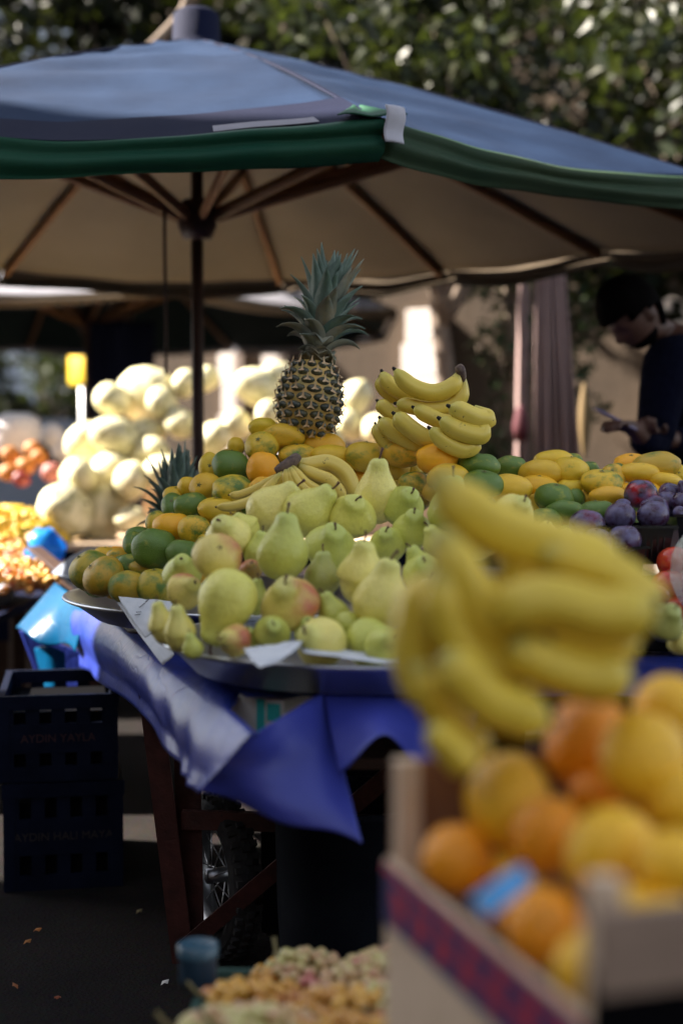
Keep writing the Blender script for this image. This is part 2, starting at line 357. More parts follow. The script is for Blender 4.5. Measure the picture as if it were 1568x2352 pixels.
# ------------------------------------------------------------------ fruit meshes
def fruit_mesh(name, mat, seed, nseg=28, nring=18, dimple=.12, lump=.035, groove=0, ribs=0):
    r_ = random.Random(seed); off = Vector((seed * 3.1, seed * 1.7, 5)); mb = MB(); vs = []; fs = []
    for i in range(nring + 1):
        th = math.pi * i / nring
        for j in range(nseg):
            ph = 2 * math.pi * j / nseg
            d = Vector((math.sin(th) * math.cos(ph), math.sin(th) * math.sin(ph), math.cos(th)))
            rr = 1 + lump * noise.noise(d * 1.3 + off) * 2 + lump * .35 * noise.noise(d * 4 + off)
            if dimple: rr -= dimple * math.exp(-(th / .30) ** 2) + dimple * .8 * math.exp(-((math.pi - th) / .34) ** 2)
            if groove: rr -= groove * math.exp(-(min(ph, 2 * math.pi - ph) / .16) ** 2) * math.sin(th)
            if ribs: rr += .012 * math.cos(ribs * ph) * math.sin(th)
            vs.append(d * rr)
    fs = [(i * nseg + j, (i + 1) * nseg + j, (i + 1) * nseg + (j + 1) % nseg, i * nseg + (j + 1) % nseg) for i in range(nring) for j in range(nseg)]
    mb.add(vs, fs); me = mb.mesh(name, mat)
    bm = bmesh.new(); bm.from_mesh(me); bmesh.ops.remove_doubles(bm, verts=bm.verts, dist=1e-5); bm.to_mesh(me); bm.free()
    for p in me.polygons: p.use_smooth = True
    return me
MAN = [fruit_mesh('mandarin', M['mandarin'], k, dimple=(.10, .16, .06, .12)[k], lump=.04) for k in range(4)]
PLU = [fruit_mesh('plum', M['plum'], 20 + k, dimple=.10, lump=.02, groove=.07) for k in range(2)]
ORA = [fruit_mesh('orange', M['mandarin'], 30 + k, dimple=.05, lump=.02) for k in range(3)]
MEL = [fruit_mesh('melon', M['melon'], 40 + k, dimple=.02, lump=.04, ribs=10) for k in range(3)]
cm = MB()
for k in range(5):
    a = k * 2 * math.pi / 5
    cm.add([(0, 0, .03), (.09 * math.cos(a - .5), .09 * math.sin(a - .5), .015), (.2 * math.cos(a), .2 * math.sin(a), .0), (.09 * math.cos(a + .5), .09 * math.sin(a + .5), .015)], [(0, 1, 2, 3)])
cm.tube([(0, 0, 0), (0, 0, .07)], [.05, .035], 8)
CAL = cm.mesh('calyx', M['calyx'])
def pear_mesh(seed, fat=.0):
    prof = [(0, -1.0), (.16, -1.02), (.34, -.985), (.58, -.88), (.78, -.68), (.90, -.42), (.94, -.15), (.88, .12), (.75, .36), (.60, .56), (.49, .74), (.43, .90), (.38, 1.03), (.27, 1.13), (.12, 1.15), (0, 1.13)]
    r_ = random.Random(seed); bend = r_.uniform(-.10, .10); off = Vector((seed, 2, 1)); pts = spline([(a, b, 0) for a, b in prof], 34); mb = MB(); n = 26; vs = []
    for p in pts:
        r0 = max(p.x, .001) * (1 + fat * (p.y > -.2) * .3)
        for j in range(n):
            q = 2 * math.pi * j / n; d = Vector((math.cos(q), math.sin(q), p.y))
            rr = r0 * (1 + .07 * noise.noise(d * 1.4 + off))
            vs.append((rr * math.cos(q) + bend * max(p.y, 0) ** 2, rr * math.sin(q), p.y))
    k = len(pts)
    fs = [(i * n + j, i * n + (j + 1) % n, (i + 1) * n + (j + 1) % n, (i + 1) * n + j) for i in range(k - 1) for j in range(n)]
    mb.add(vs, fs); return mb.mesh('pear', M['pear']), bend
PEA = [pear_mesh(k, (0, .25, .5, -.1)[k]) for k in range(4)]
sm = MB(); sm.tube(spline([(0, 0, -.12), (.02, 0, .1), (.08, .02, .26), (.15, .03, .36)], 6), [.05, .045, .04, .04, .045, .055, .07], 8)
STEM = sm.mesh('stem', M['stem'])
km = MB()
for k in range(5):
    a = k * 2 * math.pi / 5; km.add([(0, 0, 0), (.05 * math.cos(a - .6), .05 * math.sin(a - .6), .02), (.13 * math.cos(a), .13 * math.sin(a), .07), (.05 * math.cos(a + .6), .05 * math.sin(a + .6), .02)], [(0, 1, 2, 3)])
km.lathe([(.10, 0), (.08, .02), (.02, .01)], 10)
EYE = km.mesh('calyx', M['stem'])

def relax(items, k=.86, back=.012, it=25):
    """fruits that cut into one another: move the farther one back along its own line of sight"""
    C0 = Vector((0, 0, CAM_H))
    for _ in range(it):
        for i in range(len(items)):
            for j in range(i + 1, len(items)):
                a, b = items[i], items[j]; d = (a['p'] - b['p']).length
                if d < k * (a['r'] + b['r']):
                    f = a if a['p'].y > b['p'].y else b
                    s0 = (f['p'] - C0).length; f['p'] = C0 + (f['p'] - C0) * (1 + back / s0); f['s'] *= 1 + back / s0
COLN = {'Y': ('yellow', (.86, .53, .03), .27), 'M': ('mottled', (.80, .50, .03), .50), 'O': ('orange', (.95, .47, .014), .15),
        'G': ('green', (.46, .42, .04), .76), 'V': ('olive yellow', (.56, .37, .03), .50)}
ORD = ['first', 'second', 'third', 'fourth', 'fifth', 'sixth', 'seventh', 'eighth', 'ninth', 'tenth', 'eleventh', 'twelfth', 'thirteenth', 'fourteenth', 'fifteenth']
def name_all(items, kind, marks):
    """a label for each that names its colour and what it lies beside; ties are told apart left to right"""
    g_ = {}
    for it in items:
        m = min(marks, key=lambda k: (k[0] - it['x']) ** 2 + (k[1] - it['y']) ** 2 * 1.6)
        g_.setdefault((it['cn'], m[2]), []).append(it)
    for (cn, pl), L in g_.items():
        L.sort(key=lambda q: q['x'])
        for i, q in enumerate(L):
            if len(L) == 1: q['label'] = '%s %s %s' % (cn, kind, pl)
            else: q['label'] = '%s %s %s, %s from left' % (cn, kind, pl, ORD[i])
MAND = [('b',210,1332,220,130,'M',3.27),('b',75,1390,172,150,'M',3.25),('b',85,1530,175,175,'O',3.17),('b',80,1660,150,130,'Y',3.1),('b',165,1490,85,80,'G',3.3),
('b',440,1392,240,150,'O',3.3),('b',300,1445,195,115,'M',3.24),('b',515,1460,230,130,'Y',3.22),('b',725,1455,212,160,'M',3.2),('b',690,1580,95,90,'O',3.22),
('b',960,1430,212,145,'M',3.16),('b',1170,1463,222,150,'O',3.08),('b',920,1520,140,125,'Y',3.16),('b',1000,1535,130,140,'M',3.2),('b',1030,1625,165,125,'M',3.12),
('b',1245,1590,222,145,'Y',3.05),('b',1430,1510,222,132,'G',3.08),('b',1460,1625,204,142,'G',3.02),('b',1150,1670,120,110,'Y',3.1),('b',1060,1385,115,75,'G',3.22),('b',80,1270,150,95,'Y',3.3),
('b',1330,1640,140,120,'Y',3.1),('b',560,1560,150,120,'Y',3.2),('b',840,1600,150,120,'Y',3.2),
('c',520,1335,175,132,'G',3.2),('c',480,1362,115,75,'Y',3.2),('c',500,1455,228,150,'Y',3.05),('c',710,1360,232,135,'Y',3.14),('c',775,1275,195,95,'Y',3.24),
('c',885,1350,178,152,'Y',3.14),('c',690,1435,184,105,'O',3.12),('c',785,1510,194,144,'G',3.04),('c',680,1545,125,105,'Y',3.06),('c',880,1450,145,95,'Y',3.12),
('c',912,1515,95,105,'G',3.1),('c',985,1500,95,105,'Y',3.12),('c',1000,1332,90,75,'G',3.25),('c',1070,1415,204,128,'M',3.1),('c',1140,1378,125,130,'M',3.16),
('c',1180,1342,105,75,'G',3.24),('c',1110,1505,194,108,'Y',3.06),('c',1200,1450,90,60,'O',3.14),('c',1295,1355,194,102,'Y',3.16),('c',1250,1295,165,85,'O',3.25),
('c',1400,1315,244,144,'V',3.2),('c',1440,1410,194,90,'Y',3.16),('c',1530,1360,105,95,'Y',3.2),('c',730,1640,165,115,'G',2.98),('c',850,1600,204,114,'G',3.0),
('c',1040,1592,184,114,'G',3.0),('c',850,1735,100,95,'G',2.95),('c',320,1480,145,80,'Y',3.1),('c',890,1285,110,80,'G',3.28),('c',1360,1470,120,90,'Y',3.14),
('c',400,1620,150,110,'Y',3.0),('c',560,1560,120,100,'Y',3.08),
('a',1345,1120,80,85,'Y',3.32),('a',1315,1235,172,155,'G',3.24),('a',1200,1240,110,140,'Y',3.28),('a',1070,1350,90,95,'Y',3.24),('a',1175,1355,155,132,'Y',3.2),
('a',1325,1380,202,162,'M',3.14),('a',1000,1400,115,80,'Y',3.24),('a',985,1460,105,132,'G',3.22),('a',1090,1460,168,125,'G',3.15),('a',1235,1480,175,115,'Y',3.1),
('a',1430,1465,95,75,'G',3.15),('e',895,275,105,112,'M',3.2),('e',985,300,188,142,'O',3.12),('e',1110,315,152,146,'M',3.06),('e',800,345,135,80,'G',3.2),
('e',760,390,95,122,'G',3.18),('e',885,425,222,186,'G',3.07),('e',1045,450,164,134,'G',3.02),('e',600,455,110,75,'Y',3.26),('e',680,468,120,80,'M',3.22),('e',670,437,90,50,'O',3.3),
('e',700,500,90,70,'G',3.16),('e',745,520,128,112,'G',3.12),('e',850,542,192,95,'V',3.08),('e',520,548,200,190,'V',3.1),('e',590,580,196,186,'V',3.04),('e',735,640,192,150,'V',3.0),
('e',885,645,170,180,'V',2.98),('e',645,672,70,60,'M',3.08),('e',1090,560,150,120,'Y',3.02),('e',1180,400,110,110,'M',3.04)]
man_items = []
for fr, x, y, w, h, c, z in MAND:
    X, Y = F(fr, x, y); s = FR[fr][2]; w *= s * 1.27; h *= s * 1.27
    man_items.append(dict(x=X, y=Y, p=P(X, Y, z), r=.5 * min(w, h) * z / FPX + .1 * (w - h) * z / FPX, s=1.0, w=w * z / FPX, h=h * z / FPX, c=c, cn=COLN[c][0], r0=(fr, w / h)))
relax(man_items, .78)
name_all(man_items, 'mandarin', [(601, 1000, 'left of the pineapple base'), (735, 1030, 'under the pineapple'), (560, 1100, 'on the left slope of the heap'), (925, 1050, 'just below the hand of bananas'),
    (420, 1120, 'beside the green spiky leaves'), (480, 1190, 'behind the pear with a stalk'), (345, 1240, 'at the left shoulder of the heap'), (240, 1320, 'low at the left tip of the tray'), (330, 1345, 'at the tray rim by the newspaper'),
    (420, 1290, 'next to the green pear'), (620, 1090, 'left of the small banana bunch'), (880, 1110, 'beside the tall yellow pear'), (1090, 1090, 'right of the tall bananas'), (1200, 1110, 'above the front bananas'),
    (1270, 1070, 'on top of the middle mound'), (1300, 1150, 'in the middle of the right heap'), (1400, 1110, 'on the right heap, above the plums'), (1500, 1080, 'on the far right mound'), (1290, 1200, 'at the foot of the heap by the plums')])
def put_fruit(name, meshes, q, k, group, cat, face=None, part=CAL, pz=.93):
    rr = rnd; w, h = q['w'] / 2 * q['s'], q['h'] / 2 * q['s']
    asp = w / h
    o = bpy.data.objects.new(name, meshes[k % len(meshes)]); COL.objects.link(o); o.location = q['p']
    if asp < 1.18: # axis towards the viewer, or upright
        if rr.random() < .5: rot = (R(rr.uniform(55, 85)), R(rr.uniform(-20, 20)), rr.uniform(-.6, .6)); o.scale = (w, h, w * .86)
        else: rot = (rr.uniform(-.3, .3), rr.uniform(-.2, .2), rr.uniform(0, 6.2)); o.scale = (w, w, h)
    else:
        rot = (rr.uniform(-.35, .45), rr.uniform(-.12, .12), 0); o.scale = (w, (w + h) / 2, h)
        if rr.random() < .25: rot = (rr.uniform(-.2, .2), R(90) + rr.uniform(-.1, .1), 0); o.scale = (h, (w + h) / 2, w)
    o.rotation_euler = q.get('rot', rot); o.color = (*q['col'], q['a'])
    tag(o, q['label'], cat, group)
    if part:
        c = bpy.data.objects.new('calyx', part); COL.objects.link(c); c.parent = o; c.location = (0, 0, pz)
    return o
for k, q in enumerate(man_items):
    n_, col, a = COLN[q['c']]; j = rnd.uniform(.9, 1.1); q['col'] = (col[0] * j, col[1] * rnd.uniform(.92, 1.08), col[2]); q['a'] = a + .04 + rnd.uniform(-.05, .07)
    if q['r0'][0] == 'e' and 500 < q['x'] / .4028 < 610 and q['c'] == 'V' : q['rot'] = (.2, R(-50 if q['y'] > 1318 else -40), .3)
    put_fruit('mandarin', MAN, q, k, 'mandarins heaped across the trays', 'mandarin')
# those lying deeper, seen only through the gaps
deep = []
for q in man_items:
    for dx, dy, dz in ((0, .075, -.035), (.045, .075, -.06)):
        p = q['p'] + Vector((dx + rnd.uniform(-.02, .02), dy, dz))
        if all((p - t['p']).length > .060 for t in man_items + deep) and p.z > .80 and p.y > 2.98:
            deep.append(dict(p=p, w=.068, h=.06, s=1, r=.03, col=(.5, .33, .03), a=rnd.uniform(.35, .8), label='mandarin deep inside the heap, mostly hidden behind others'))
for k, q in enumerate(deep[:70]): put_fruit('mandarin', MAN, q, k, 'mandarins buried in the heap', 'mandarin', part=None)

# ------------------------------------------------------------------ pears
PCOL = {'G': ('green', (.56, .60, .14), 1.5), 'P': ('pale yellow', (.90, .79, .27), 1.5), 'R': ('red-blushed', (.80, .64, .20), .58), 'B': ('bronze green', (.34, .34, .11), .95), 'E': ('yellow-green', (.74, .70, .18), 1.5), 'T': ('dark red', (.40, .20, .08), .25)}
PEARS = [('f',1315,215,222,335,2,'P',2.86,0),('f',1455,285,205,235,22,'G',2.84,0),('f',1190,335,215,220,14,'E',2.8,0),('f',785,290,235,300,48,'P',2.84,0),('f',975,310,240,300,48,'E',2.8,0),
('f',535,440,215,240,-14,'P',2.68,0),('f',625,400,130,160,-38,'E',2.76,0),('f',480,575,245,235,200,'R',2.52,1),('f',830,505,250,345,10,'G',2.54,0),('f',690,515,120,185,16,'G',2.68,0),
('f',1080,500,235,260,20,'G',2.7,0),('f',1030,645,185,225,0,'B',2.58,0),('f',1370,485,185,190,-4,'G',2.72,0),('f',1505,410,190,215,8,'G',2.74,0),('f',1240,640,215,330,8,'P',2.52,0),
('f',1342,750,270,365,14,'P',2.42,0),('f',1535,600,155,205,-28,'G',2.6,0),('f',300,640,185,165,2,'G',2.68,0),('f',318,735,165,175,60,'R',2.6,0),('f',655,622,115,100,5,'T',2.62,0),
('f',518,825,290,400,202,'E',2.42,0),('f',690,770,115,190,6,'G',2.56,0),('f',858,795,265,300,-18,'R',2.44,0),('f',1085,845,165,215,-22,'G',2.46,0),('f',1160,930,135,165,180,'G',2.42,1),
('f',285,935,150,245,-3,'P',2.4,0),('f',192,905,125,225,-16,'P',2.44,0),('f',352,1025,105,135,-14,'G',2.36,0),('f',565,995,165,150,-75,'R',2.36,0),('f',645,985,120,110,0,'G',2.4,0),
('f',772,950,160,140,20,'G',2.38,0),('f',960,945,155,100,-10,'G',2.42,0),('f',1012,1000,255,150,-60,'P',2.33,0),('f',1292,1005,245,175,70,'G',2.32,0),('f',1400,1030,150,120,70,'E',2.3,0),
('g',392,405,240,290,-2,'G',2.7,0),('g',715,440,195,200,24,'P',2.66,0),('g',315,590,145,170,-28,'E',2.68,0),('g',270,905,190,250,6,'P',2.36,0),('g',870,545,120,95,0,'P',2.7,0),
('g',970,565,95,90,0,'E',2.72,0),('g',1290,835,150,140,0,'G',2.5,0),('g',1480,1000,175,160,30,'B',2.35,0),('g',1545,1090,120,160,-20,'P',2.38,0),('g',1120,660,160,110,10,'E',2.6,0),
('g',250,760,200,200,0,'G',2.5,0),('g',520,560,220,220,10,'P',2.6,0),('g',40,1120,170,150,40,'G',2.3,0)]
pear_items = []
for fr, x, y, w, h, ang, c, z, ca in PEARS:
    X, Y = F(fr, x, y); s = FR[fr][2]
    pear_items.append(dict(x=X, y=Y, p=P(X, Y, z), r=.46 * w * s * z / FPX, s=1.0, w=1.07 * w * s * z / FPX, h=1.05 * h * s * z / FPX, ang=ang, c=c, cn=PCOL[c][0], ca=ca))
relax(pear_items, .80)
name_all(pear_items, 'pear', [(865, 1130, 'at the top of the pear heap'), (930, 1160, 'right of the tallest pear'), (640, 1160, 'below the small banana bunch'), (520, 1220, 'at the upper left of the heap'), (500, 1290, 'at the left side, above the large upturned pear'),
    (510, 1400, 'in the left half of the tray, low down'), (650, 1250, 'in the middle of the heap'), (760, 1250, 'right of the big green pear'), (660, 1385, 'in the middle above the folded paper'), (400, 1440, 'at the left rim of the tray'),
    (880, 1340, 'near the bright yellow pear'), (560, 1470, 'by the folded paper on the rim'), (820, 1480, 'low at the front rim'), (970, 1250, 'touching the blurred bananas'), (1040, 1140, 'above the blurred bananas'), (1180, 1180, 'behind the blurred bananas'), (980, 1390, 'half hidden by the blurred bananas'), (1530, 1430, 'at the right edge of the photo')])
for k, q in enumerate(pear_items):
    me, bend = PEA[k % 4]; w, h = q['w'] * q['s'], q['h'] * q['s']
    o = bpy.data.objects.new('pear', me); COL.objects.link(o)
    if h < w * 1.15: tilt = rnd.uniform(.75, 1.0) if not q['ca'] else -1.0; sz = w / 1.9 * .95
    else: tilt = rnd.uniform(.05, .25); sz = h / 2.2
    o.scale = (w / 1.88, w / 1.88, sz)
    up = Vector((math.sin(R(q['ang'])), 0, math.cos(R(q['ang']))))
    up = (up * math.cos(tilt) + Vector((0, -1, 0)) * math.sin(tilt)) if tilt > 0 else (up * math.cos(tilt) + Vector((0, 1, 0)) * math.sin(-tilt))
    qt = up.to_track_quat('Z', 'Y') @ Quaternion((0, 0, 1), rnd.uniform(0, 6.28))
    if q['c'] == 'R': # the blush (local +x) towards upper right / the viewer
        want = Vector((.6, -.5, .6)); ax = qt.to_matrix() @ Vector((1, 0, 0)); best = max((want.dot((qt @ Quaternion((0, 0, 1), t * .2)).to_matrix() @ Vector((1, 0, 0))), t) for t in range(32)); qt = qt @ Quaternion((0, 0, 1), best[1] * .2)
    o.rotation_euler = qt.to_euler(); o.location = q['p'] - up * (0.03 * h)
    n_, col, a = PCOL[q['c']]; j = rnd.uniform(.92, 1.08); o.color = (col[0] * j, col[1] * j, col[2] * j, a)
    tag(o, q['label'], 'pear', 'pears heaped on the aluminium tray')
    st = obj('stem', STEM, o, (bend * 1.27, 0, 1.12), (rnd.uniform(-.3, .3), rnd.uniform(-.3, .3), rnd.uniform(0, 6)))
    obj('calyx', EYE, o, (0, 0, -.99), (math.pi, 0, 0))

# ------------------------------------------------------------------ bananas
def banana(pts, rad, mat, parent, tip=True, neck=.42):
    """one finger from its neck (first point) to its tip, five-sided and rounded"""
    C = spline(pts, 22); k = len(C); n = 15; mb = MB(); vs = []; prev = None
    fr = rnd.uniform(0, 6.28)
    for i, p in enumerate(C):
        t = i / (k - 1); tg = (C[min(i + 1, k - 1)] - C[max(i - 1, 0)]).normalized()
        a = Vector((0, -1, .3)) if prev is None else prev
        a = (a - tg * a.dot(tg)).normalized(); prev = a; b = tg.cross(a)
        e = min(1, neck + (1 - neck) * min(1, (t / .20)) ** 1.3) * (1 if t < .78 else max(.16, (1 - ((t - .78) / .225) ** 2.2)))
        for j in range(n):
            q = 2 * math.pi * j / n; rr = rad * e * (1 + .075 * math.cos(5 * q + fr) + .02 * math.cos(10 * q + 2 * fr))
            vs.append(p + a * math.cos(q) * rr + b * math.sin(q) * rr)
    fs = [(i * n + j, i * n + (j + 1) % n, (i + 1) * n + (j + 1) % n, (i + 1) * n + j) for i in range(k - 1) for j in range(n)] + [tuple(range(n))[::-1], tuple((k - 1) * n + j for j in range(n))]
    mb.add(vs, fs); me = mb.mesh('banana', mat); uv = me.uv_layers.new(name='uv')
    for p in me.polygons:
        for li in p.loop_indices:
            vi = me.loops[li].vertex_index; uv.data[li].uv = ((vi % n) / n, (vi // n) / (k - 1))
    o = bpy.data.objects.new('banana', me); COL.objects.link(o); o.parent = parent
    if tip:
        d = (C[-1] - C[-2]).normalized(); m2 = MB(); m2.tube([C[-1] - d * rad * .22, C[-1] + d * rad * .05, C[-1] + d * rad * .32], [rad * .26, rad * .22, rad * .15], 8)
        m2.build('tip', M['tip'], o)
    return o
def bunch(fingers, fr, mat, label, crown=None, group='bunches of bananas on the stall', crown_r=.02):
    loc = P(*F(fr, *fingers[0][0][0]), fingers[0][2]); root = empty('banana_bunch', (0, 0, 0), label=label, cat='bananas', group=group)
    for pts, th, z, *dz in fingers:
        dz = dz[0] if dz else 0; n = len(pts)
        W_ = [P(*F(fr, x, y), z + dz * i / (n - 1)) for i, (x, y) in enumerate(pts)]
        banana(W_, th * FR[fr][2] * z / FPX / 2, mat, root)
    if crown:
        pts = [P(*F(fr, x, y), z) for x, y, z in crown]; mb = MB(); mb.tube(spline(pts, 6), [crown_r * s for s in (.7, .9, 1, 1, .95, .8, .55)], 8, flat=.7); mb.build('stalk', M['stalk'], root)
    return root
bunch([([(1312,930),(1262,1010),(1140,1050),(1000,1005),(905,905)],108,3.12,-.02), ([(1300,1010),(1180,1085),(1050,1080),(930,1040),(860,985),(826,920)],100,3.17),
 ([(1100,1100),(1000,1115),(900,1080),(830,1020),(812,955)],88,3.21), ([(1330,950),(1325,1060),(1260,1135),(1120,1155),(990,1130),(915,1120)],100,3.13),
 ([(1400,1150),(1485,1215),(1420,1215),(1330,1175),(1248,1138)],122,3.06,-.04), ([(1380,1240),(1452,1290),(1420,1318),(1290,1280),(1188,1215)],122,3.05,-.03),
 ([(1330,1330),(1392,1380),(1330,1408),(1220,1360),(1125,1275)],115,3.06,-.03), ([(1340,1190),(1290,1240),(1200,1230),(1110,1190),(1025,1145)],100,3.09),
 ([(1200,1290),(1140,1345),(1050,1305),(965,1240),(903,1185)],115,3.10,-.02), ([(1100,1380),(1020,1370),(940,1330),(860,1270),(815,1212)],105,3.13),
 ([(980,1400),(900,1400),(850,1370),(808,1310),(785,1248)],82,3.16), ([(960,1190),(900,1185),(850,1150),(800,1105)],92,3.16),
 ([(1180,1420),(1080,1410),(980,1350)],70,3.18), ([(1300,1420),(1390,1440),(1330,1480),(1270,1490)],70,3.14)], 'b', M['banana'],
 'tall stacked hand of yellow bananas standing on the mandarins right of the pineapple', crown=[(1300,885,3.12),(1318,915,3.12),(1332,985,3.13)], crown_r=.017)
bunch([([(285,1482),(380,1502),(490,1490),(590,1545),(640,1640),(645,1725)],104,3.0), ([(300,1508),(400,1560),(500,1600),(560,1670),(578,1730)],78,2.97),
 ([(262,1512),(330,1600),(400,1650),(490,1700)],60,2.95), ([(250,1520),(290,1600),(350,1660),(430,1720)],56,2.93), ([(238,1530),(258,1600),(300,1670),(360,1740)],52,2.93),
 ([(225,1532),(228,1600),(245,1670),(280,1740)],50,2.93), ([(200,1545),(188,1600),(180,1660),(190,1720)],52,2.95), ([(190,1560),(60,1700),(-80,1760),(-210,1770)],62,2.92), ([(190,1560),(60,1640),(-60,1690),(-130,1695)],50,2.96)], 'b', M['banana_pale'],
 'small pale yellow banana bunch with its cut stalk up, between mandarins and pears', crown=[(300,1450,2.97),(240,1500,2.96),(160,1545,2.96)], crown_r=.018)
bunch([([(1000,1090),(1060,1160),(1140,1215),(1250,1255),(1360,1285),(1425,1335)],126,1.36,-.02), ([(1230,1440),(1190,1400),(1270,1385),(1400,1415),(1505,1385)],132,1.27,-.02),
 ([(1010,1220),(1050,1310),(1110,1410),(1180,1470),(1260,1500)],117,1.30), ([(1180,1470),(1220,1510),(1300,1545),(1380,1560),(1450,1540)],107,1.26),
 ([(1020,1500),(1060,1550),(1120,1610),(1190,1640),(1265,1655)],113,1.25), ([(1010,1330),(965,1380),(950,1470),(965,1560),(1010,1620)],105,1.33),
 ([(960,1520),(985,1590),(1020,1650),(1070,1700),(1130,1725)],84,1.30), ([(1020,1300),(1020,1400),(1060,1490),(1130,1545),(1190,1570)],101,1.29),
 ([(1240,1270),(1320,1290),(1400,1320),(1465,1370),(1500,1420)],116,1.33), ([(1150,1280),(1230,1320),(1330,1350),(1440,1370)],116,1.36), ([(1180,1430),(1260,1470),(1360,1490),(1470,1470)],110,1.34), ([(1090,1330),(1180,1400),(1280,1440),(1400,1455)],110,1.36), ([(1000,1440),(1060,1500),(1150,1560),(1220,1600)],96,1.33), ([(985,1672),(1020,1705),(1050,1735),(1078,1775)],80,1.24)], 'd', M['banana_old'],
 'large blurred banana bunch in the foreground, lying on the crate of oranges', crown=[(1195,1415,1.29),(1225,1450,1.30),(1250,1470,1.31)], crown_r=.018)

# ------------------------------------------------------------------ pineapples
def pineapple(x, y, z, w, h, tilt, label, body=True, crown_h=.27, seed=1):
    base = P(x, y, z); r_ = random.Random(seed); root = empty('pineapple', base, tilt, label, 'pineapple')
    H = h / 2; Wd = w / 2
    def prof(t):  # t 0..1 bottom..top
        s = math.sin(math.pi * (.10 + .80 * t)) ** .55; return Wd * s * (1.0 - .06 * (t - .4))
    if body:
        mb = MB(); mb.lathe([(.02, -H * 1.0)] + [(prof(t / 12) * .95, -H + 2 * H * t / 12) for t in range(13)] + [(.02, H * .99)], 30); rind = mb.build('rind', M['flesh'], root)
        eb = MB(); bb = MB(); rows = 9; nn = 11
        for i in range(rows):
            t = (i + .5) / rows
            for j in range(nn):
                a = 2 * math.pi * (j + .5 * (i % 2) + .06 * i) / nn; rr = prof(t) * .95; nz = (prof(t + .03) - prof(t - .03)) / (.06 * 2 * H)
                n_ = Vector((math.cos(a), math.sin(a), -nz * .8)).normalized(); c = Vector((rr * math.cos(a), rr * math.sin(a), -H + 2 * H * t))
                e1 = Vector((-math.sin(a), math.cos(a), 0)); e2 = n_.cross(e1)
                hw = math.pi * rr / nn * .92; hh = H / rows * 1.04; vs = [c + n_ * .009 + e2 * hh * .1]; fs = []
                for ring, (k, el) in enumerate(((.5, .0085), (.86, .004), (1.0, -.003))):
                    for q in range(10):
                        u = 2 * math.pi * q / 10; vs.append(c + e1 * math.cos(u) * hw * k + e2 * math.sin(u) * hh * k + n_ * (el + r_.uniform(-.0008, .0008)))
                fs += [(0, 1 + q, 1 + (q + 1) % 10) for q in range(10)]
                fs += [(1 + o_ * 10 + q, 11 + o_ * 10 + q, 11 + o_ * 10 + (q + 1) % 10, 1 + o_ * 10 + (q + 1) % 10) for o_ in (0, 1) for q in range(10)]
                eb.add(vs, fs)
                for m in (1, 2, 3):  # the star of dry bracts at its centre
                    u = R(-90 + (m - 2) * 62 + r_.uniform(-8, 8)); L = (.0125 if m == 2 else .0085) * r_.uniform(.8, 1.15)
                    if m == 2: u = R(90)
                    d = (e1 * math.cos(u) + e2 * math.sin(u)); s_ = d.cross(n_); b0 = c + n_ * .0095 - e2 * hh * .15
                    bb.add([b0 + s_ * .0030, b0 - s_ * .0030, b0 + d * L * .9 + n_ * .0015 - s_ * .0014, b0 + d * L * 1.35 + n_ * .006, b0 + d * L * .9 + n_ * .0015 + s_ * .0014], [(0, 1, 2, 3, 4)])
        eb.build('eyes', M['eye'], rind); bb.build('bracts', M['bract'], rind)
    cb = MB(); N = 74
    for i in range(N):
        t = i / (N - 1); a = i * 2.39996 + r_.uniform(-.2, .2)          # t 0 = lowest, outermost
        el = R(44 + 43 * t ** .7) + r_.uniform(-.1, .1); L = crown_h * (.30 + .66 * math.sin(min(1, t * 1.05) * math.pi * .56)) * r_.uniform(.85, 1.15); wd = .026 * r_.uniform(.85, 1.15) * (1.1 - .35 * t)
        if t < .14: L *= .55
        z0 = H * .96 + crown_h * .50 * t; curl = (2.1 * (1 - t) ** 1.5 + r_.uniform(-.3, .35)) * (1 if i % 5 else 1.5)
        if t > .6: curl = r_.uniform(-.2, .35)
        out = Vector((math.cos(a), math.sin(a), 0)); p = out * .012 + Vector((0, 0, z0)); ang = el; m = 9; vs = []
        sd_ = Vector((-math.sin(a), math.cos(a), 0)); pts = []
        for k in range(m + 1):
            s_ = k / m; wv = wd * (1 - s_ ** 1.8) * (.85 + .5 * math.sin(s_ * 2.4)) + .0003
            dr = out * math.cos(ang) + Vector((0, 0, math.sin(ang))); nn_ = Vector((0, 0, math.cos(ang))) - out * math.sin(ang)
            vs += [p + sd_ * wv + nn_ * wv * .45, p - nn_ * 0, p - sd_ * wv + nn_ * wv * .45]
            p = p + dr * L / m; ang -= curl / m * (.35 + 1.5 * s_)
        cb.add(vs, [(3 * k + q, 3 * k + q + 1, 3 * k + q + 4, 3 * k + q + 3) for k in range(m) for q in (0, 1)], 1 if (i % 4 == 0 and t < .75) or t < .25 else 0)
    cr = cb.build('crown', [M['leaf_pine'], M['leaf_dry']], root); solid(cr, .0016)
    cr.rotation_euler = (0, R(4), 0)
    return root
pineapple(711, 920, 3.31, .150, .180, (R(-3), R(7), .4), 'whole pineapple with a spiky blue-green crown on top of the mandarin heap', seed=3, crown_h=.188)
pineapple(395, 1330, 3.62, .14, .17, (R(4), R(-3), 1.1), 'pineapple whose pointed leaves stick up behind the mandarins on the left', seed=9, crown_h=.175)
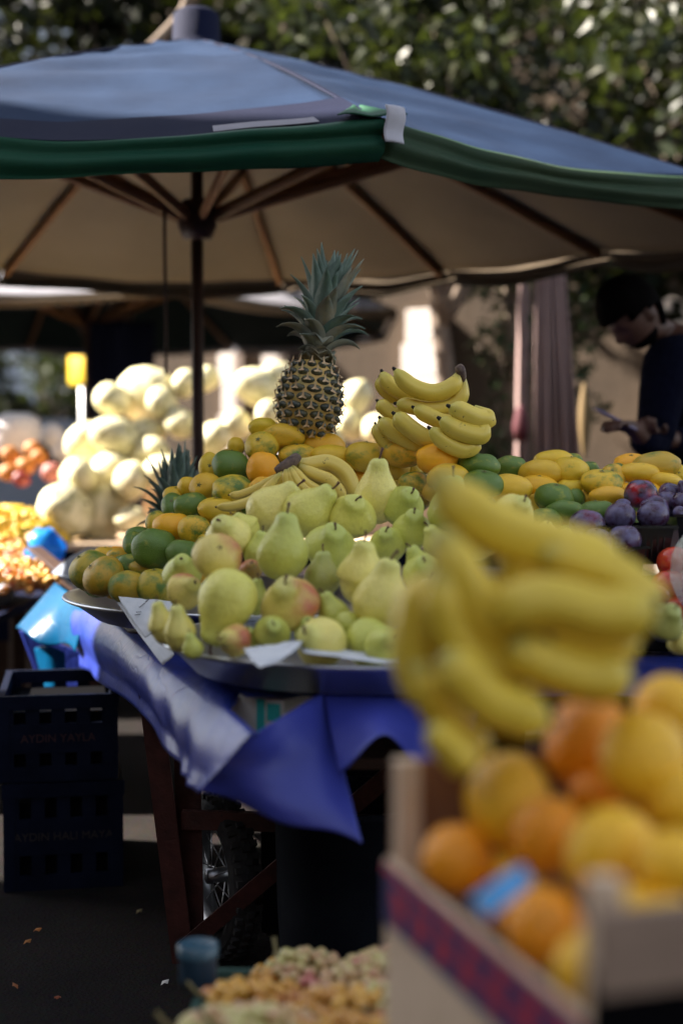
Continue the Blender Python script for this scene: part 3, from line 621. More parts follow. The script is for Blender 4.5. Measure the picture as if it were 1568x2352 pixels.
# ------------------------------------------------------------------ plums in punnets
PLUMS = [(985,1675,225,190,'r'),(1040,1785,205,150,'p'),(1210,1765,205,155,'b'),(1185,1620,195,155,'b'),(1310,1485,215,185,'R'),(1385,1612,200,160,'b'),(1392,1575,190,130,'p'),
 (1468,1545,145,165,'b'),(1490,1480,155,125,'p'),(1552,1535,120,130,'b'),(1200,1560,110,70,'b'),(375,1545,135,125,'p'),(1560,1450,60,110,'p'),(1545,1600,90,90,'b'),(920,1760,120,90,'p')]
pl_items = []
for x, y, w, h, c in PLUMS:
    X, Y = F('c', x, y); z = 2.86 if x > 900 else 2.95; s = .3775
    pl_items.append(dict(x=X, y=Y, p=P(X, Y, z + (1700 - y) * .0006), r=.5 * min(w, h) * s * z / FPX, s=1.0, w=w * s * z / FPX, h=max(h, w * .9) * s * z / FPX, cn={'r': 'red-sided', 'R': 'bright red', 'p': 'dark purple', 'b': 'bluish dusty'}[c],
                         col={'r': (.16, .015, .04), 'R': (.42, .02, .025), 'p': (.10, .015, .04), 'b': (.06, .02, .05)}[c], a=1.0))
relax(pl_items)
name_all(pl_items, 'plum', [(1470, 1130, 'at the top of the punnets'), (1350, 1210, 'at the left of the plums'), (1420, 1240, 'in the lower punnet'), (1500, 1180, 'in the upper black punnet'), (1560, 1140, 'at the right edge of the photo'), (1117, 1157, 'alone among the mandarins')])
for k, q in enumerate(pl_items): put_fruit('plum', PLU, q, k, 'plums in black punnets', 'plum', part=None)
def punnet(x0, x1, y, z, depth, label, h=.075, skew=0):
    a = P(x0, y, z); b = P(x1, y - skew, z + .0); c = (a + b) / 2; w = (b - a).length; mb = MB(); t = .0015
    d = depth
    for (w0, d0, z0), (w1, d1, z1) in ((((w / 2 - .012), d / 2 - .012, -h), (w / 2, d / 2, 0)), ((w / 2, d / 2, 0), (w / 2 + .006, d / 2 + .006, 0)), ((w / 2 + .006, d / 2 + .006, 0), (w / 2 + .006, d / 2 + .006, -.004))):
        mb.add([(-w0, -d0, z0), (w0, -d0, z0), (w0, d0, z0), (-w0, d0, z0), (-w1, -d1, z1), (w1, -d1, z1), (w1, d1, z1), (-w1, d1, z1)], [(0, 1, 5, 4), (1, 2, 6, 5), (2, 3, 7, 6), (3, 0, 4, 7)])
    mb.add([(-w / 2 + .012, -d / 2 + .012, -h), (w / 2 - .012, -d / 2 + .012, -h), (w / 2 - .012, d / 2 - .012, -h), (-w / 2 + .012, d / 2 - .012, -h)], [(0, 1, 2, 3)])
    for k in range(9): mb.box((-w / 2 + .02 + k * (w - .04) / 8, -d / 2 + .004, -h * .5), (.003, .003, h * .85))
    o = mb.build('punnet', M['punnet'], smooth=False, loc=None); o.location = c + Vector((0, d / 2, 0)); solid(o, t)
    o.rotation_euler = (0, -math.atan2(b.z - a.z, b.x - a.x), 0)
    tag(o, label, 'punnet', 'black plastic punnets of plums'); return o
punnet(1388, 1548, 1209, 2.83, .13, 'black plastic punnet, the upper left one, holding bluish plums')
punnet(1372, 1482, 1262, 2.80, .13, 'black plastic punnet lower down, with two dusty plums', skew=6)
punnet(1552, 1690, 1183, 2.90, .13, 'black plastic punnet cut off by the right edge of the photo')
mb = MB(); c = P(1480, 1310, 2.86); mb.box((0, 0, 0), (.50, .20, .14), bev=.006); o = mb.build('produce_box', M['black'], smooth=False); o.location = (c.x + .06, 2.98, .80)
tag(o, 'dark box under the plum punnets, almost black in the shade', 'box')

# ------------------------------------------------------------------ trays, table, cloth
def tray(cx, cy, r, rim_h, label, depth=.05, name='aluminium_tray'):
    mb = MB(); mb.lathe([(.001, -depth), (r * .80, -depth), (r * .86, -depth * .9), (r * .965, -.008), (r, 0), (r + .012, .001), (r + .014, -.004), (r + .006, -.009), (r * .97, -.016), (r * .87, -depth - .001), (r * .8, -depth - .004), (.001, -depth - .004)], 72, cap=False)
    o = mb.build(name, M['alu']); o.location = (cx, cy, rim_h); tag(o, label, 'tray', 'round aluminium trays on the blue cloth'); return o
tray(.06, 2.66, .385, .792, 'wide aluminium tray under the pears, rim towards the viewer', .055)
tray(-.16, 3.42, .49, .80, 'aluminium tray under the green mandarins at the left', .05)
tray(.64, 3.36, .40, .80, 'aluminium tray under the mandarins on the right', .05)
TBL = [(-.22, 2.60), (1.05, 2.60), (1.05, 5.2), (-1.06, 5.2)]
table = empty('market_table', (0, 3.8, 0), label='long market table on rusty red steel trestles', cat='table')
table.location = (0, 0, 0)
mb = MB()
mb.add([(x, y, z) for z in (.685, .715) for x, y in TBL], [(3, 2, 1, 0), (4, 5, 6, 7), (0, 1, 5, 4), (1, 2, 6, 5), (2, 3, 7, 6), (3, 0, 4, 7)]); mb.build('tabletop', M['dark_wood'], table, smooth=False)
def bar(a, b, w, t, mat, parent, name, facing=Vector((0, -1, 0))):
    a, b = Vector(a), Vector(b); d = (b - a).normalized(); s = d.cross(facing).normalized(); f = s.cross(d)
    mb = MB(); vs = [p + s * (i * w / 2) + f * (j * t / 2) for p in (a, b) for i, j in ((-1, -1), (1, -1), (1, 1), (-1, 1))]
    mb.add(vs, [(0, 1, 2, 3)[::-1], (4, 5, 6, 7), (0, 1, 5, 4), (1, 2, 6, 5), (2, 3, 7, 6), (3, 0, 4, 7)]); return mb.build(name, mat, parent, smooth=False)
# a leg is an angle iron: two thin flanges
def angle_leg(a, b, w, name='leg', turn=.6):
    a, b = Vector(a), Vector(b); d = (b - a).normalized(); mb = MB()
    for th, ww in ((turn, w), (turn + math.pi / 2, w)):
        s = Vector((math.cos(th), math.sin(th), 0)); s = (s - d * s.dot(d)).normalized(); f = s.cross(d).normalized() * .004
        vs = [p + q for p in (a, b) for q in (f * 0, s * ww, s * ww + f, f)]
        mb.add(vs, [(0, 1, 2, 3)[::-1], (4, 5, 6, 7), (0, 1, 5, 4), (1, 2, 6, 5), (2, 3, 7, 6), (3, 0, 4, 7)])
    return mb.build(name, M['steel_leg'], table, smooth=False)
foot = P(412, 2226, 3.12); foot.z = 0
angle_leg(P(318, 1560, 3.04), foot + Vector((-.012, 0, 0)), .05, turn=-.35)
angle_leg(P(402, 1640, 3.12), foot + Vector((.0, .02, 0)), .055, turn=-.15)
bar(P(420, 2180, 3.1), P(1060, 1640, 2.66), .036, .006, M['steel_leg'], table, 'brace')
bar((.55, 2.6, .69), (.62, 2.6, 0), .05, .05, M['steel_leg'], table, 'leg'); bar((.95, 4.9, .69), (.98, 4.95, 0), .05, .05, M['steel_leg'], table, 'leg'); bar((-.85, 4.9, .69), (-.85, 4.95, 0), .05, .05, M['steel_leg'], table, 'leg')
bar((-.35, 3.1, .33), (.55, 3.0, .33), .04, .02, M['steel_leg'], table, 'rail')
# the blue tarpaulin: top sheet, the side hem that hangs down, the two flaps at the near corner
cloth = empty('tablecloth', (0, 0, 0), label='shiny blue tarpaulin spread on the table, its hem hanging down creased', cat='tablecloth')
mb = MB(); A = [(-.16, 2.40), (1.08, 2.40), (1.08, 5.2), (-1.08, 5.2)]
mb.grid(lambda u, v: (((A[0][0] * (1 - u) + A[1][0] * u) * (1 - v) + (A[3][0] * (1 - u) + A[2][0] * u) * v), A[0][1] * (1 - v) + A[2][1] * v, .7195 + .004 * abs(noise.noise((u * 9, v * 12, 0)))), 40, 50)
mb.build('top_sheet', M['tarp'], cloth)
T = [(180, 1370, 4.15), (230, 1400, 3.8), (330, 1482, 3.1), (390, 1532, 2.8), (480, 1603, 2.44), (575, 1690, 2.10)]
B = [(185, 1530, 4.05), (232, 1566, 3.68), (322, 1640, 3.0), (408, 1752, 2.56), (432, 1800, 2.34), (457, 1822, 2.22)]
Tw = spline([P(*p) for p in T], 90); Bw = spline([P(*p) for p in B], 90)
def hem(u, v):
    i = u * 90; k = min(int(i), 89); f = i - k; a = Tw[k].lerp(Tw[k + 1], f); b = Bw[k].lerp(Bw[k + 1], f)
    k_ = max(0, min(1, (.86 - u) / .22)); inn = a + Vector((.012 + .148 * k_, .004 + .046 * k_, -.004))
    if v < .18:
        t = v / .18; p = inn.lerp(a, t); p.z += .006 * math.sin(t * math.pi); return p
    t = (v - .18) / .82; p = a.lerp(b, t)
    n = Vector((-.95, -.3, 0)) * (1 - u ** 5); p += n * (.022 * math.sin(math.pi * min(1, t * 1.3)) + .006 * t * math.sin(u * 30 + 2.2 * math.sin(u * 9)) + .004 * noise.noise((u * 11, t * 1.2, 3)))
    return p
mb = MB(); mb.grid(hem, 260, 22); solid(mb.build('side_hem', M['tarp'], cloth), .0015)
def patch(p00, p10, p11, p01, fn, nu=30, nv=24):
    def f(u, v):
        p = (p00.lerp(p10, u)).lerp(p01.lerp(p11, u), v); return p + fn(u, v)
    m = MB(); m.grid(f, nu, nv); return m
# triangular flap
Pa, Pb, Pc, Pd = P(575, 1690, 2.10), P(455, 1818, 2.20), P(742, 1588, 2.36), P(832, 1942, 2.10)
m = patch(Pa, Pc, Pd, Pb, lambda u, v: Vector((0, -.02 * math.sin(math.pi * u) * math.sin(math.pi * v) + .01 * noise.noise((u * 3, v * 3, 1)), .006 * math.sin(u * 9) * v)))
solid(m.build('corner_flap', M['tarp_plain'], cloth), .0015)
E1, E2, E3, E4 = P(742, 1588, 2.36), P(1100, 1600, 2.38), P(1080, 1745, 2.15), P(778, 1732, 2.13)
def ff(u, v):
    p = E1.lerp(E2, u).lerp(E4.lerp(E3, u), v); w_ = math.sin(u * math.pi * 2.2 + .2)
    return p + Vector((0, -.045 * math.sin(u * 8.5) * v, .035 * v * math.sin(u * 8.3 - 1.0) ))
m = MB(); m.grid(ff, 40, 20); solid(m.build('front_flap', M['tarp_plain'], cloth), .0015)
# end of the blue sheet, sunlight through it painted in as cyan
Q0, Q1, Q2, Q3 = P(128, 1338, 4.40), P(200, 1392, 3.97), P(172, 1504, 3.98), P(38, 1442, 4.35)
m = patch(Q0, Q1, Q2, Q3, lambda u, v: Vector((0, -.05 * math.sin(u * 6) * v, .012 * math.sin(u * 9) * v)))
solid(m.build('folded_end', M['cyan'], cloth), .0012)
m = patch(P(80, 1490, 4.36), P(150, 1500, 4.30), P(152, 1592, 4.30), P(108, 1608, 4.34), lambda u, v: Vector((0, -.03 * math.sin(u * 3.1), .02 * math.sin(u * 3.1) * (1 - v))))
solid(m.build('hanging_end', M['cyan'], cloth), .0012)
m = patch(P(42, 1448, 4.42), P(190, 1500, 4.36), P(190, 1596, 4.36), P(84, 1560, 4.42), lambda u, v: Vector((0, 0.02, 0)))
solid(m.build('under_fold', M['tarp'], cloth), .0012)

# newspapers
def paper(pts, label, marks=True, dr=.012):
    W4 = [P(*p) for p in pts]
    def f(u, v):
        p = W4[0].lerp(W4[1], u).lerp(W4[3].lerp(W4[2], u), v); return p + Vector((0, -dr * math.sin(math.pi * v), .003 * noise.noise((u * 5, v * 5, 2))))
    m = MB(); m.grid(f, 16, 20); o = m.build('newspaper_sheet', M['paper']); solid(o, .0006)
    tag(o, label, 'newspaper', 'sheets of newspaper under the fruit'); return o, f
n1, f1 = paper([(258, 1366, 3.02), (345, 1385, 2.96), (402, 1505, 2.74), (374, 1528, 2.76)], 'long newspaper strip hanging over the cloth hem, pointed at its lower end')
n2, f2 = paper([(272, 1370, 2.965), (400, 1382, 2.90), (372, 1440, 2.83), (335, 1466, 2.84)], 'newspaper page with the number 11, tucked under the front mandarins')
def text(body, size, loc, rot, mat, parent, name='lettering', ext=.0003):
    c = bpy.data.curves.new(name, 'FONT'); c.body = body; c.size = size; c.extrude = ext; c.align_x = 'CENTER'; c.align_y = 'CENTER'
    o = bpy.data.objects.new(name, c); COL.objects.link(o); bpy.context.view_layer.update()
    me = bpy.data.meshes.new_from_object(o); bpy.data.objects.remove(o); me.materials.clear(); me.materials.append(mat)
    o = bpy.data.objects.new(name, me); COL.objects.link(o); o.location = loc; o.rotation_euler = rot
    if parent: o.parent = parent
    return o
def text_on(f, u, v, du, dv, body, size, parent):
    p = f(u, v); a = (f(u + du, v + dv) - p).normalized(); n = (f(u + .05, v) - p).cross(f(u, v + .05) - p).normalized()
    if n.y > 0: n = -n
    b = n.cross(a); q = Matrix((a, b, n)).transposed().to_quaternion(); return text(body, size, p + n * .0035, q.to_euler(), M['ink'], parent)
text_on(f2, .25, .45, .10, -.14, '11', .017, n2); text_on(f2, .46, .17, .10, -.12, 'Gazete haber', .006, n2)
n3, f3 = paper([(560, 1490, 2.30), (700, 1470, 2.30), (640, 1520, 2.19), (597, 1534, 2.18)], 'small white paper corner folded over the tray rim in front', dr=.02)
n4, f4 = paper([(680, 1478, 2.34), (940, 1512, 2.32), (930, 1530, 2.26), (700, 1500, 2.26)], 'greyish paper lining the front rim of the pear tray', dr=.01)
# pale sheet and thin boards behind the mandarins on the left
m = patch(P(120, 1318, 4.3), P(205, 1262, 4.6), P(330, 1262, 4.3), P(215, 1345, 3.7), lambda u, v: Vector((0, 0, .01 * math.sin(u * 3)))); o = m.build('cardboard_sheet', simple('pale_blue_board', (.12, .14, .19), .6)); solid(o, .004)
tag(o, 'pale bluish board lying behind the tray at the left', 'board')
m = patch(P(62, 1262, 5.1), P(95, 1262, 5.1), P(330, 1455, 3.25), P(300, 1458, 3.3), lambda u, v: Vector((0, 0, .0))); o = m.build('wooden_batten', M['dark_wood']); solid(o, .012)
tag(o, 'dark wooden batten along the left edge of the cloth', 'batten')
# ------------------------------------------------------------------ foreground crate with oranges
cr = empty('fruit_crate', (0, 0, 0), label='open veneer fruit crate with a navy and red printed band, holding oranges', cat='crate')
C0 = P(884, 1985, 1.36); C0 = Vector((C0.x, C0.y, 0)); e1 = Vector((.30, -.95, 0)).normalized(); e2 = Vector((.95, .30, 0)).normalized()
HB, HR, HP = .535, .742, .835; LN, WD = .42, .31
def plank(o0, d, L, n, t, z0, z1, mat, name, parent=cr):
    a = C0 + o0; m = MB(); vs = [a + d * (i * L) + n * (j * t) + Vector((0, 0, z)) for z in (z0, z1) for i, j in ((0, 0), (1, 0), (1, 1), (0, 1))]
    m.add(vs, [(3, 2, 1, 0), (4, 5, 6, 7), (0, 1, 5, 4), (1, 2, 6, 5), (2, 3, 7, 6), (3, 0, 4, 7)]); o = m.build(name, mat, parent, smooth=False); autosmooth(o).modifiers['bev'].width = .001; return o
sw = plank(Vector(), e1, LN, e2, .006, HB, HR, M['board'], 'side_wall')
bd = plank(-e2 * .0016, e1, LN, e2, .0012, HR - .062, HR - .004, M['print_navy'], 'printed_band', sw)
m = MB(); r_ = random.Random(4)
for k in range(7):
    ctr = C0 + e1 * (.045 + k * .056) - e2 * .0022 + Vector((0, 0, HR - .035)); vs = []
    for q in range(14):
        a = 2 * math.pi * q / 14; rr = .017 * (1 + .3 * math.sin(3 * a + k)); vs.append(ctr + e1 * rr * math.cos(a) + Vector((0, 0, rr * math.sin(a))))
    m.add(vs, [tuple(range(14))])
m.build('printed_fruit', M['print_red'], bd, smooth=False)
m = MB(); bz = C0 - e2 * .0024; vs = [bz + e1 * (i * LN) + Vector((0, 0, z)) for z in (HR - .012, HR - .005) for i in (0, 1)]; m.add(vs, [(0, 1, 3, 2)]); m.build('printed_edge', M['print_red'], bd, smooth=False)
plank(e2 * WD, e1, LN, e2, .006, HB, HR, M['board'], 'side_wall')
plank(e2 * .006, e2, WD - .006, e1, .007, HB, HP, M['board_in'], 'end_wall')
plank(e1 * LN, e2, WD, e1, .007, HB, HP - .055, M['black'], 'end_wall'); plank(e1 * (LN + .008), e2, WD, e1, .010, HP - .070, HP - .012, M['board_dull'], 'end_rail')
for i, j in ((0, 0), (0, 1), (1, 0), (1, 1)):
    plank(e1 * (i * (LN - .022)) + e2 * (j * (WD - .022) + .0065 * (1 - j)), e1, .022, e2, .022, HB, HP + .003, M['board'], 'corner_post')
plank(Vector(), e1, LN, e2, WD, HB - .008, HB - .001, M['board'], 'base')
ORG = [('h',740,590,360,420,'Y',1.32),('h',1130,330,380,400,'O',1.36),('h',1390,400,380,400,'Y',1.26),('h',935,760,300,400,'O',1.26),('h',1230,850,380,470,'Y',1.18),('h',500,870,330,290,'O',1.30),('h',1500,170,310,300,'Y',1.40),
 ('h',920,1190,330,340,'O',1.16),('h',1130,1400,310,340,'Y',1.08),('h',1520,900,320,300,'Y',1.12),('h',1560,600,300,300,'Y',1.25),('h',1330,1180,330,330,'Y',1.10),('h',1180,560,260,260,'O',1.34),('h',760,960,220,260,'Y',1.30),('h',1330,700,250,250,'O',1.30),('h',1500,1180,250,260,'Y',1.05),('h',700,1090,200,200,'O',1.27)]
ori = []
for fr, x, y, w, h, c, z in ORG:
    X, Y = F(fr, x, y); s = FR[fr][2]; ori.append(dict(x=X, y=Y, p=P(X, Y, z), r=.5 * min(w, h) * s * z / FPX, s=1.0, w=1.16 * min(w, h) * s * z / FPX, h=1.16 * min(h, w * 1.1) * s * z / FPX, c=c, cn='yellow' if c == 'Y' else 'deep orange'))
relax(ori, .78, .006, 12)
name_all(ori, 'orange', [(1160, 1840, 'beside the inner wall of the crate'), (1350, 1710, 'under the blurred bananas'), (1480, 1745, 'on the right, near the top of the crate'), (1260, 1920, 'in the middle of the crate'), (1050, 1970, 'in the far left corner of the crate'), (1250, 2130, 'behind the blue label'), (1400, 2000, 'at the middle right'), (1350, 2230, 'nearest the viewer, low in the crate'), (1530, 1640, 'at the top right edge'), (1540, 1990, 'at the right edge of the photo')])
for k, q in enumerate(ori):
    q['col'] = (1.0, .56, .02) if q['c'] == 'Y' else (1.0, .36, .008); q['a'] = .03; put_fruit('orange', ORA, q, k, 'oranges in the foreground crate', 'orange')
m = patch(P(1080, 2065, 1.10), P(1200, 1985, 1.13), P(1222, 2030, 1.12), P(1120, 2115, 1.08), lambda u, v: Vector((0, -.012 * math.sin(math.pi * u), .006 * math.sin(math.pi * u)))); o = m.build('fruit_wrapper', M['label_blue']); solid(o, .001)
tag(o, 'crumpled blue wrapper between the oranges in the crate', 'wrapper')
# what carries the foreground crate
st = empty('wooden_stand', (0, 0, 0), label='dark wooden stand under the foreground crate, nearly black', cat='stand')
m = MB(); ctr = C0 + e1 * LN / 2 + e2 * WD / 2; rot = Matrix.Translation((ctr.x, ctr.y, 0)) @ Matrix.Rotation(math.atan2(e2.y, e2.x), 4, 'Z')
m.box((0, 0, HB - .025), (WD - .03, LN - .03, .03), M=rot); m.build('top_board', M['dark_wood'], st, smooth=False)
for i in (-1, 1):
    for j in (-1, 1):
        m = MB(); m.box((i * (WD / 2 - .04), j * (LN / 2 - .04), (HB - .04) / 2), (.035, .035, HB - .04), M=rot); m.build('leg', M['dark_wood'], st, smooth=False)

# ------------------------------------------------------------------ grapes
_s = bmesh.new(); bmesh.ops.create_icosphere(_s, subdivisions=2, radius=1); SPH = ([v.co.copy() for v in _s.verts], [[v.index for v in f.verts] for f in _s.faces]); _s.free()
def grape_bunch(loc, L, gr, n, mat, label, group, seed, rot=(0, 0, 0), name='grape_bunch', cat='grapes', flat=.45):
    r_ = random.Random(seed); mb = MB(); pts = []
    for _ in range(n * 12):
        if len(pts) >= n: break
        t = r_.random(); rad = L * .34 * math.sin(math.pi * (.15 + .8 * t)) ** .7; a = r_.uniform(0, 6.28); q = rad * math.sqrt(r_.random())
        p = Vector(((t - .5) * L, q * math.cos(a), abs(q * math.sin(a)) * flat * 1.6))
        if all((p - o).length > gr * 1.5 for o in pts): pts.append(p)
    for p in pts:
        s = gr * r_.uniform(.85, 1.12); mb.add([v * s + p for v in SPH[0]], SPH[1])
    o = mb.build(name, mat); o.location = loc; o.rotation_euler = rot; tag(o, label, cat, group)
    m = MB(); m.tube(spline([(-L * .5, 0, gr), (-L * .62, .01, gr * 1.8), (-L * .70, .02, gr * 3)], 5), .003, 6); m.build('stalk', M['twig'], o); return o
gr_col = []
names = ['yellow-pink grapes at the left end, beside the teal can', 'pinkish grapes in front of the can', 'golden grapes at the back, under the crate stand', 'reddish grapes in the middle of the tray', 'pale grapes lowest in the photo', 'grapes heaped highest next to the cardboard crate wall', 'loose yellow grapes near the bottom edge', 'grapes at the right, cut off by the crate', 'pink grapes at the near left corner', 'yellow grapes behind the red ones', 'grapes at the very bottom, beside a scrap of paper', 'small bunch of amber grapes at the back rim']
gp = [(560, 2260, 1.95), (520, 2330, 1.75), (690, 2200, 2.08), (700, 2290, 1.85), (620, 2345, 1.7), (840, 2190, 2.02), (760, 2350, 1.68), (870, 2260, 1.9), (470, 2340, 1.72), (600, 2225, 2.1), (900, 2340, 1.7), (760, 2235, 1.98)]
for k, (x, y, z) in enumerate(gp):
    p = P(x + 45, y + 38, z); p.z -= .012; grape_bunch(p, .16, .0098, 84, M['grape'] if k % 3 else M['grape_gold'], names[k], 'grape bunches in the low foreground tray', k + 1, (rnd.uniform(-.2, .2), rnd.uniform(-.2, .2), rnd.uniform(0, 6)))
m = MB(); lo = P(660, 2350, 1.85).z - .05
m.box((.02, 1.84, lo - .012), (.46, .56, .02)); m.box((.02, 2.114, lo + .005), (.46, .012, .04)); m.box((-.205, 1.84, lo + .005), (.012, .56, .04)); m.box((.246, 1.84, lo + .005), (.012, .56, .04)); m.box((.02, 1.56, lo + .005), (.46, .012, .04))
o = m.build('grape_tray', simple('greenish_tray', (.05, .10, .085), .4), smooth=False); tag(o, 'low greenish tray full of grapes in the bottom foreground', 'tray')
m = MB(); m.box((.03, 1.84, (lo - .024) / 2), (.40, .50, lo - .026), bev=.01); o = m.build('upturned_crate', M['crate'], smooth=False); tag(o, 'dark crate standing under the low grape tray', 'crate')
can = empty('tin_can', P(455, 2230, 2.02), label='short dark teal tin with a bluish lid beside the grapes', cat='can')
m = MB(); m.lathe([(.002, -.055), (.026, -.055), (.0275, -.045), (.0275, -.005), (.0285, 0)], 32, cap=False); m.build('body', M['can'], can)
m = MB(); m.lathe([(.0295, -.012), (.0295, .004), (.026, .006), (.025, .002), (.001, .002)], 32, cap=False); m.build('lid', simple('can_lid', (.03, .08, .12), .35), can); can.location.z += .035

# ------------------------------------------------------------------ right-hand edge: tomatoes and a plastic bag
TOM = [(1535, 1345, 2.72, .07), (1500, 1370, 2.66, .06), (1555, 1400, 2.7, .065), (1545, 1290, 2.8, .07), (1580, 1350, 2.75, .07), (1470, 1400, 2.72, .06)]
TL = ['red tomato at the right edge, under the plastic bag', 'red tomato nearest the blurred bananas', 'orange-red tomato low at the right edge of the photo', 'red tomato pressed behind the plastic bag', 'tomato cut in half by the photo edge', 'dark red tomato almost hidden by the bananas']
for k, (x, y, z, d) in enumerate(TOM):
    q = dict(p=P(x, y, z), w=d, h=d * .86, s=1, col=(1, 1, 1), a=1, label=TL[k]); me = MEL[0] if False else None
    if k == 0: TM = fruit_mesh('tomato', M['tomato'], 77, dimple=.14, lump=.03)
    put_fruit('tomato', [TM], q, k, 'tomatoes at the right end of the table', 'tomato', part=CAL, pz=.88)
bg = NT('thin_plastic'); bg.b.inputs['Base Color'].default_value = c4(.75, .8, .75); bg.b.inputs['Roughness'].default_value = .15; bg.b.inputs['Alpha'].default_value = .22; bg.bump(bg.noise(14, 4, .6, bg.coords(False)), .8, .03)
root = empty('plastic_bag', (0, 0, 0), label='clear plastic bag of greenish fruit with orange edging at the right edge', cat='plastic bag')
def bagf(u, v):
    a = u * 2 * math.pi; r0 = .065 * (math.sin(math.pi * (.12 + .8 * v)) ** .6) * (1 + .15 * noise.noise((math.cos(a) * 2, math.sin(a) * 2, v * 4))); c = P(1612, 1300, 2.62)
    return Vector((c.x + r0 * math.cos(a) + .01, c.y + r0 * math.sin(a), c.z - .085 + .17 * v))
m = MB(); m.grid(bagf, 40, 26); solid(m.build('bag_film', bg.m, root), .0006)
for k in range(16):
    c = P(1612, 1300, 2.62); a = k * 2.4; m = MB(); rr = .03; q = Vector((c.x + .01 + rr * math.cos(a) * (k % 3) / 2, c.y + rr * math.sin(a) * (k % 3) / 2, c.z - .06 + k * .007)); m.add([v * .017 + q for v in SPH[0]], SPH[1])
    o = m.build('green_plum', simple('green_plum', (.25, .27, .05), .3) if k == 0 else bpy.data.materials['green_plum']); tag(o, 'small green plum inside the clear plastic bag at the right edge', 'plum', 'small green plums inside the plastic bag')

# ------------------------------------------------------------------ under the table
def crate(loc, rot, w, d, h, label, text_=None, tmat=None):
    root = empty('plastic_crate', loc, (0, 0, rot), label, 'crate', 'dark blue plastic crates stacked at the left'); m = MB(); t = .012
    for sy in (-1, 1): # long faces with slots
        y = sy * (d / 2 - t / 2)
        m.box((0, y, .02), (w, t, .04)); m.box((0, y, h - .018), (w + .012, t + .008, .036)); m.box((0, y, h * .5), (w, t, h * .34))
        for k in range(5): m.box((-w / 2 + .02 + k * (w - .04) / 4, y, h * .5), (.035, t - .002, h - .05))
        for k in (-1, 1): m.box((k * (w / 2 - .012), y - sy * .004, h / 2), (.03, t + .014, h - .004))
    for sx in (-1, 1):
        x = sx * (w / 2 - t / 2); m.box((x, 0, .02), (t, d - .03, .04)); m.box((x, 0, h - .018), (t + .006, d - .03, .036)); m.box((x, 0, h * .5), (t, d - .03, h * .34))
        for k in range(4): m.box((x, -d / 2 + .03 + k * (d - .06) / 3, h * .5), (t - .002, .03, h - .05))
    m.box((0, 0, .006), (w - .02, d - .02, .01)); b = m.build('body', M['crate'], root, smooth=False)
    m = MB(); m.box((0, 0, h * .42), (w - .05, d - .05, h * .74)); m.build('dark_fill', M['black'], root, smooth=False)  # black fill added to stand for the shade behind the slots
    if text_:
        for i, (s, dy) in enumerate(text_): text(s, .030, (0, -d / 2 - .0012, h * .5 + dy), (R(90), 0, 0), tmat, root, 'lettering')
    return root
cz = 3.64; cx = -.765
crate((cx, cz + .25, 0), .19, .30, .46, .28, 'dark blue plastic crate with yellow lettering, at the bottom of the stack', [('AYDIN HALI MAYA', 0)], M['crate_yel'])
crate((cx - .01, cz + .25, .284), .18, .30, .46, .225, 'dark blue plastic crate with red lettering, second from the bottom', [('AYDIN YAYLA', 0)], M['crate_red'])
# small cart wheel
wh = empty('cart_wheel', P(503, 2047, 3.17), (0, 0, R(27)), 'small cart wheel with a knobbly black tyre and spoked rim under the table', 'wheel'); wh.location.z = .186
m = MB(); ty = MB()
def ring(mb, prof, n=56): # prof: (radius, x) around the x axis
    k = len(prof); vs = [(x, r * math.cos(2 * math.pi * j / n), r * math.sin(2 * math.pi * j / n)) for r, x in prof for j in range(n)]
    mb.add(vs, [(i * n + j, i * n + (j + 1) % n, ((i + 1) % k) * n + (j + 1) % n, ((i + 1) % k) * n + j) for i in range(k) for j in range(n)])
ring(ty, [(.150 + .030 * math.cos(a), .036 * math.sin(a)) for a in [k * math.pi / 6 for k in range(12)]])
for k in range(40):
    a = 2 * math.pi * k / 40
    for x in (-.022, 0, .022):
        aa = a + (.07 if x == 0 else 0); ty.box((x, 0, .182 - abs(x) * .25), (.015, .013, .010), M=Matrix.Rotation(aa, 4, 'X'))
ty.build('tyre', M['rubber'], wh, smooth=False)
ring(m, [(.122, -.022), (.116, -.024), (.108, -.015), (.106, 0), (.108, .015), (.116, .024), (.122, .022), (.114, 0)]); rm = m.build('rim', M['rim'], wh)
m = MB(); m.tube([(-.03, 0, 0), (.03, 0, 0)], .017, 12)
for k in range(16):
    a = 2 * math.pi * k / 16; m.tube([(.018 * (-1) ** k, .012 * math.cos(a + .3), .012 * math.sin(a + .3)), (0, .108 * math.cos(a), .108 * math.sin(a))], .0014, 5)
m.build('spokes', M['rim'], wh)
m = MB(); m.lathe([(.001, 0), (.15, 0), (.155, .01), (.165, .20), (.17, .40), (.178, .405), (.178, .42), (.168, .42), (.150, .02), (.001, .02)], 36, cap=False); o = m.build('plastic_bin', M['grey']); o.location = (.03, 2.95, 0)
tag(o, 'dark grey bin under the middle of the table', 'bin')
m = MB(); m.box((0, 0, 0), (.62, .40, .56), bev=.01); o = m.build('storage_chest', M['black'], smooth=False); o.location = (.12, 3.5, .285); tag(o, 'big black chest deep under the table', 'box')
ca = empty('carton', P(632, 1655, 2.50), (0, 0, R(-28)), 'white carton with a teal printed stripe under the table edge', 'carton'); m = MB(); m.box((0, 0, -.0), (.11, .13, .10), bev=.002); m.build('box_body', M['carton'], ca, smooth=False)
m = MB(); m.box((.010, -.0660, 0), (.016, .001, .098)); m.box((.036, -.0660, .028), (.026, .001, .03)); m.build('printed_stripe', M['teal'], ca, smooth=False)
sh = MB(); sh.box((-.02, 2.70, P(632, 1655, 2.50).z - .0605), (.30, .56, .018)); o = sh.build('shelf', M['dark_wood'], table, smooth=False)

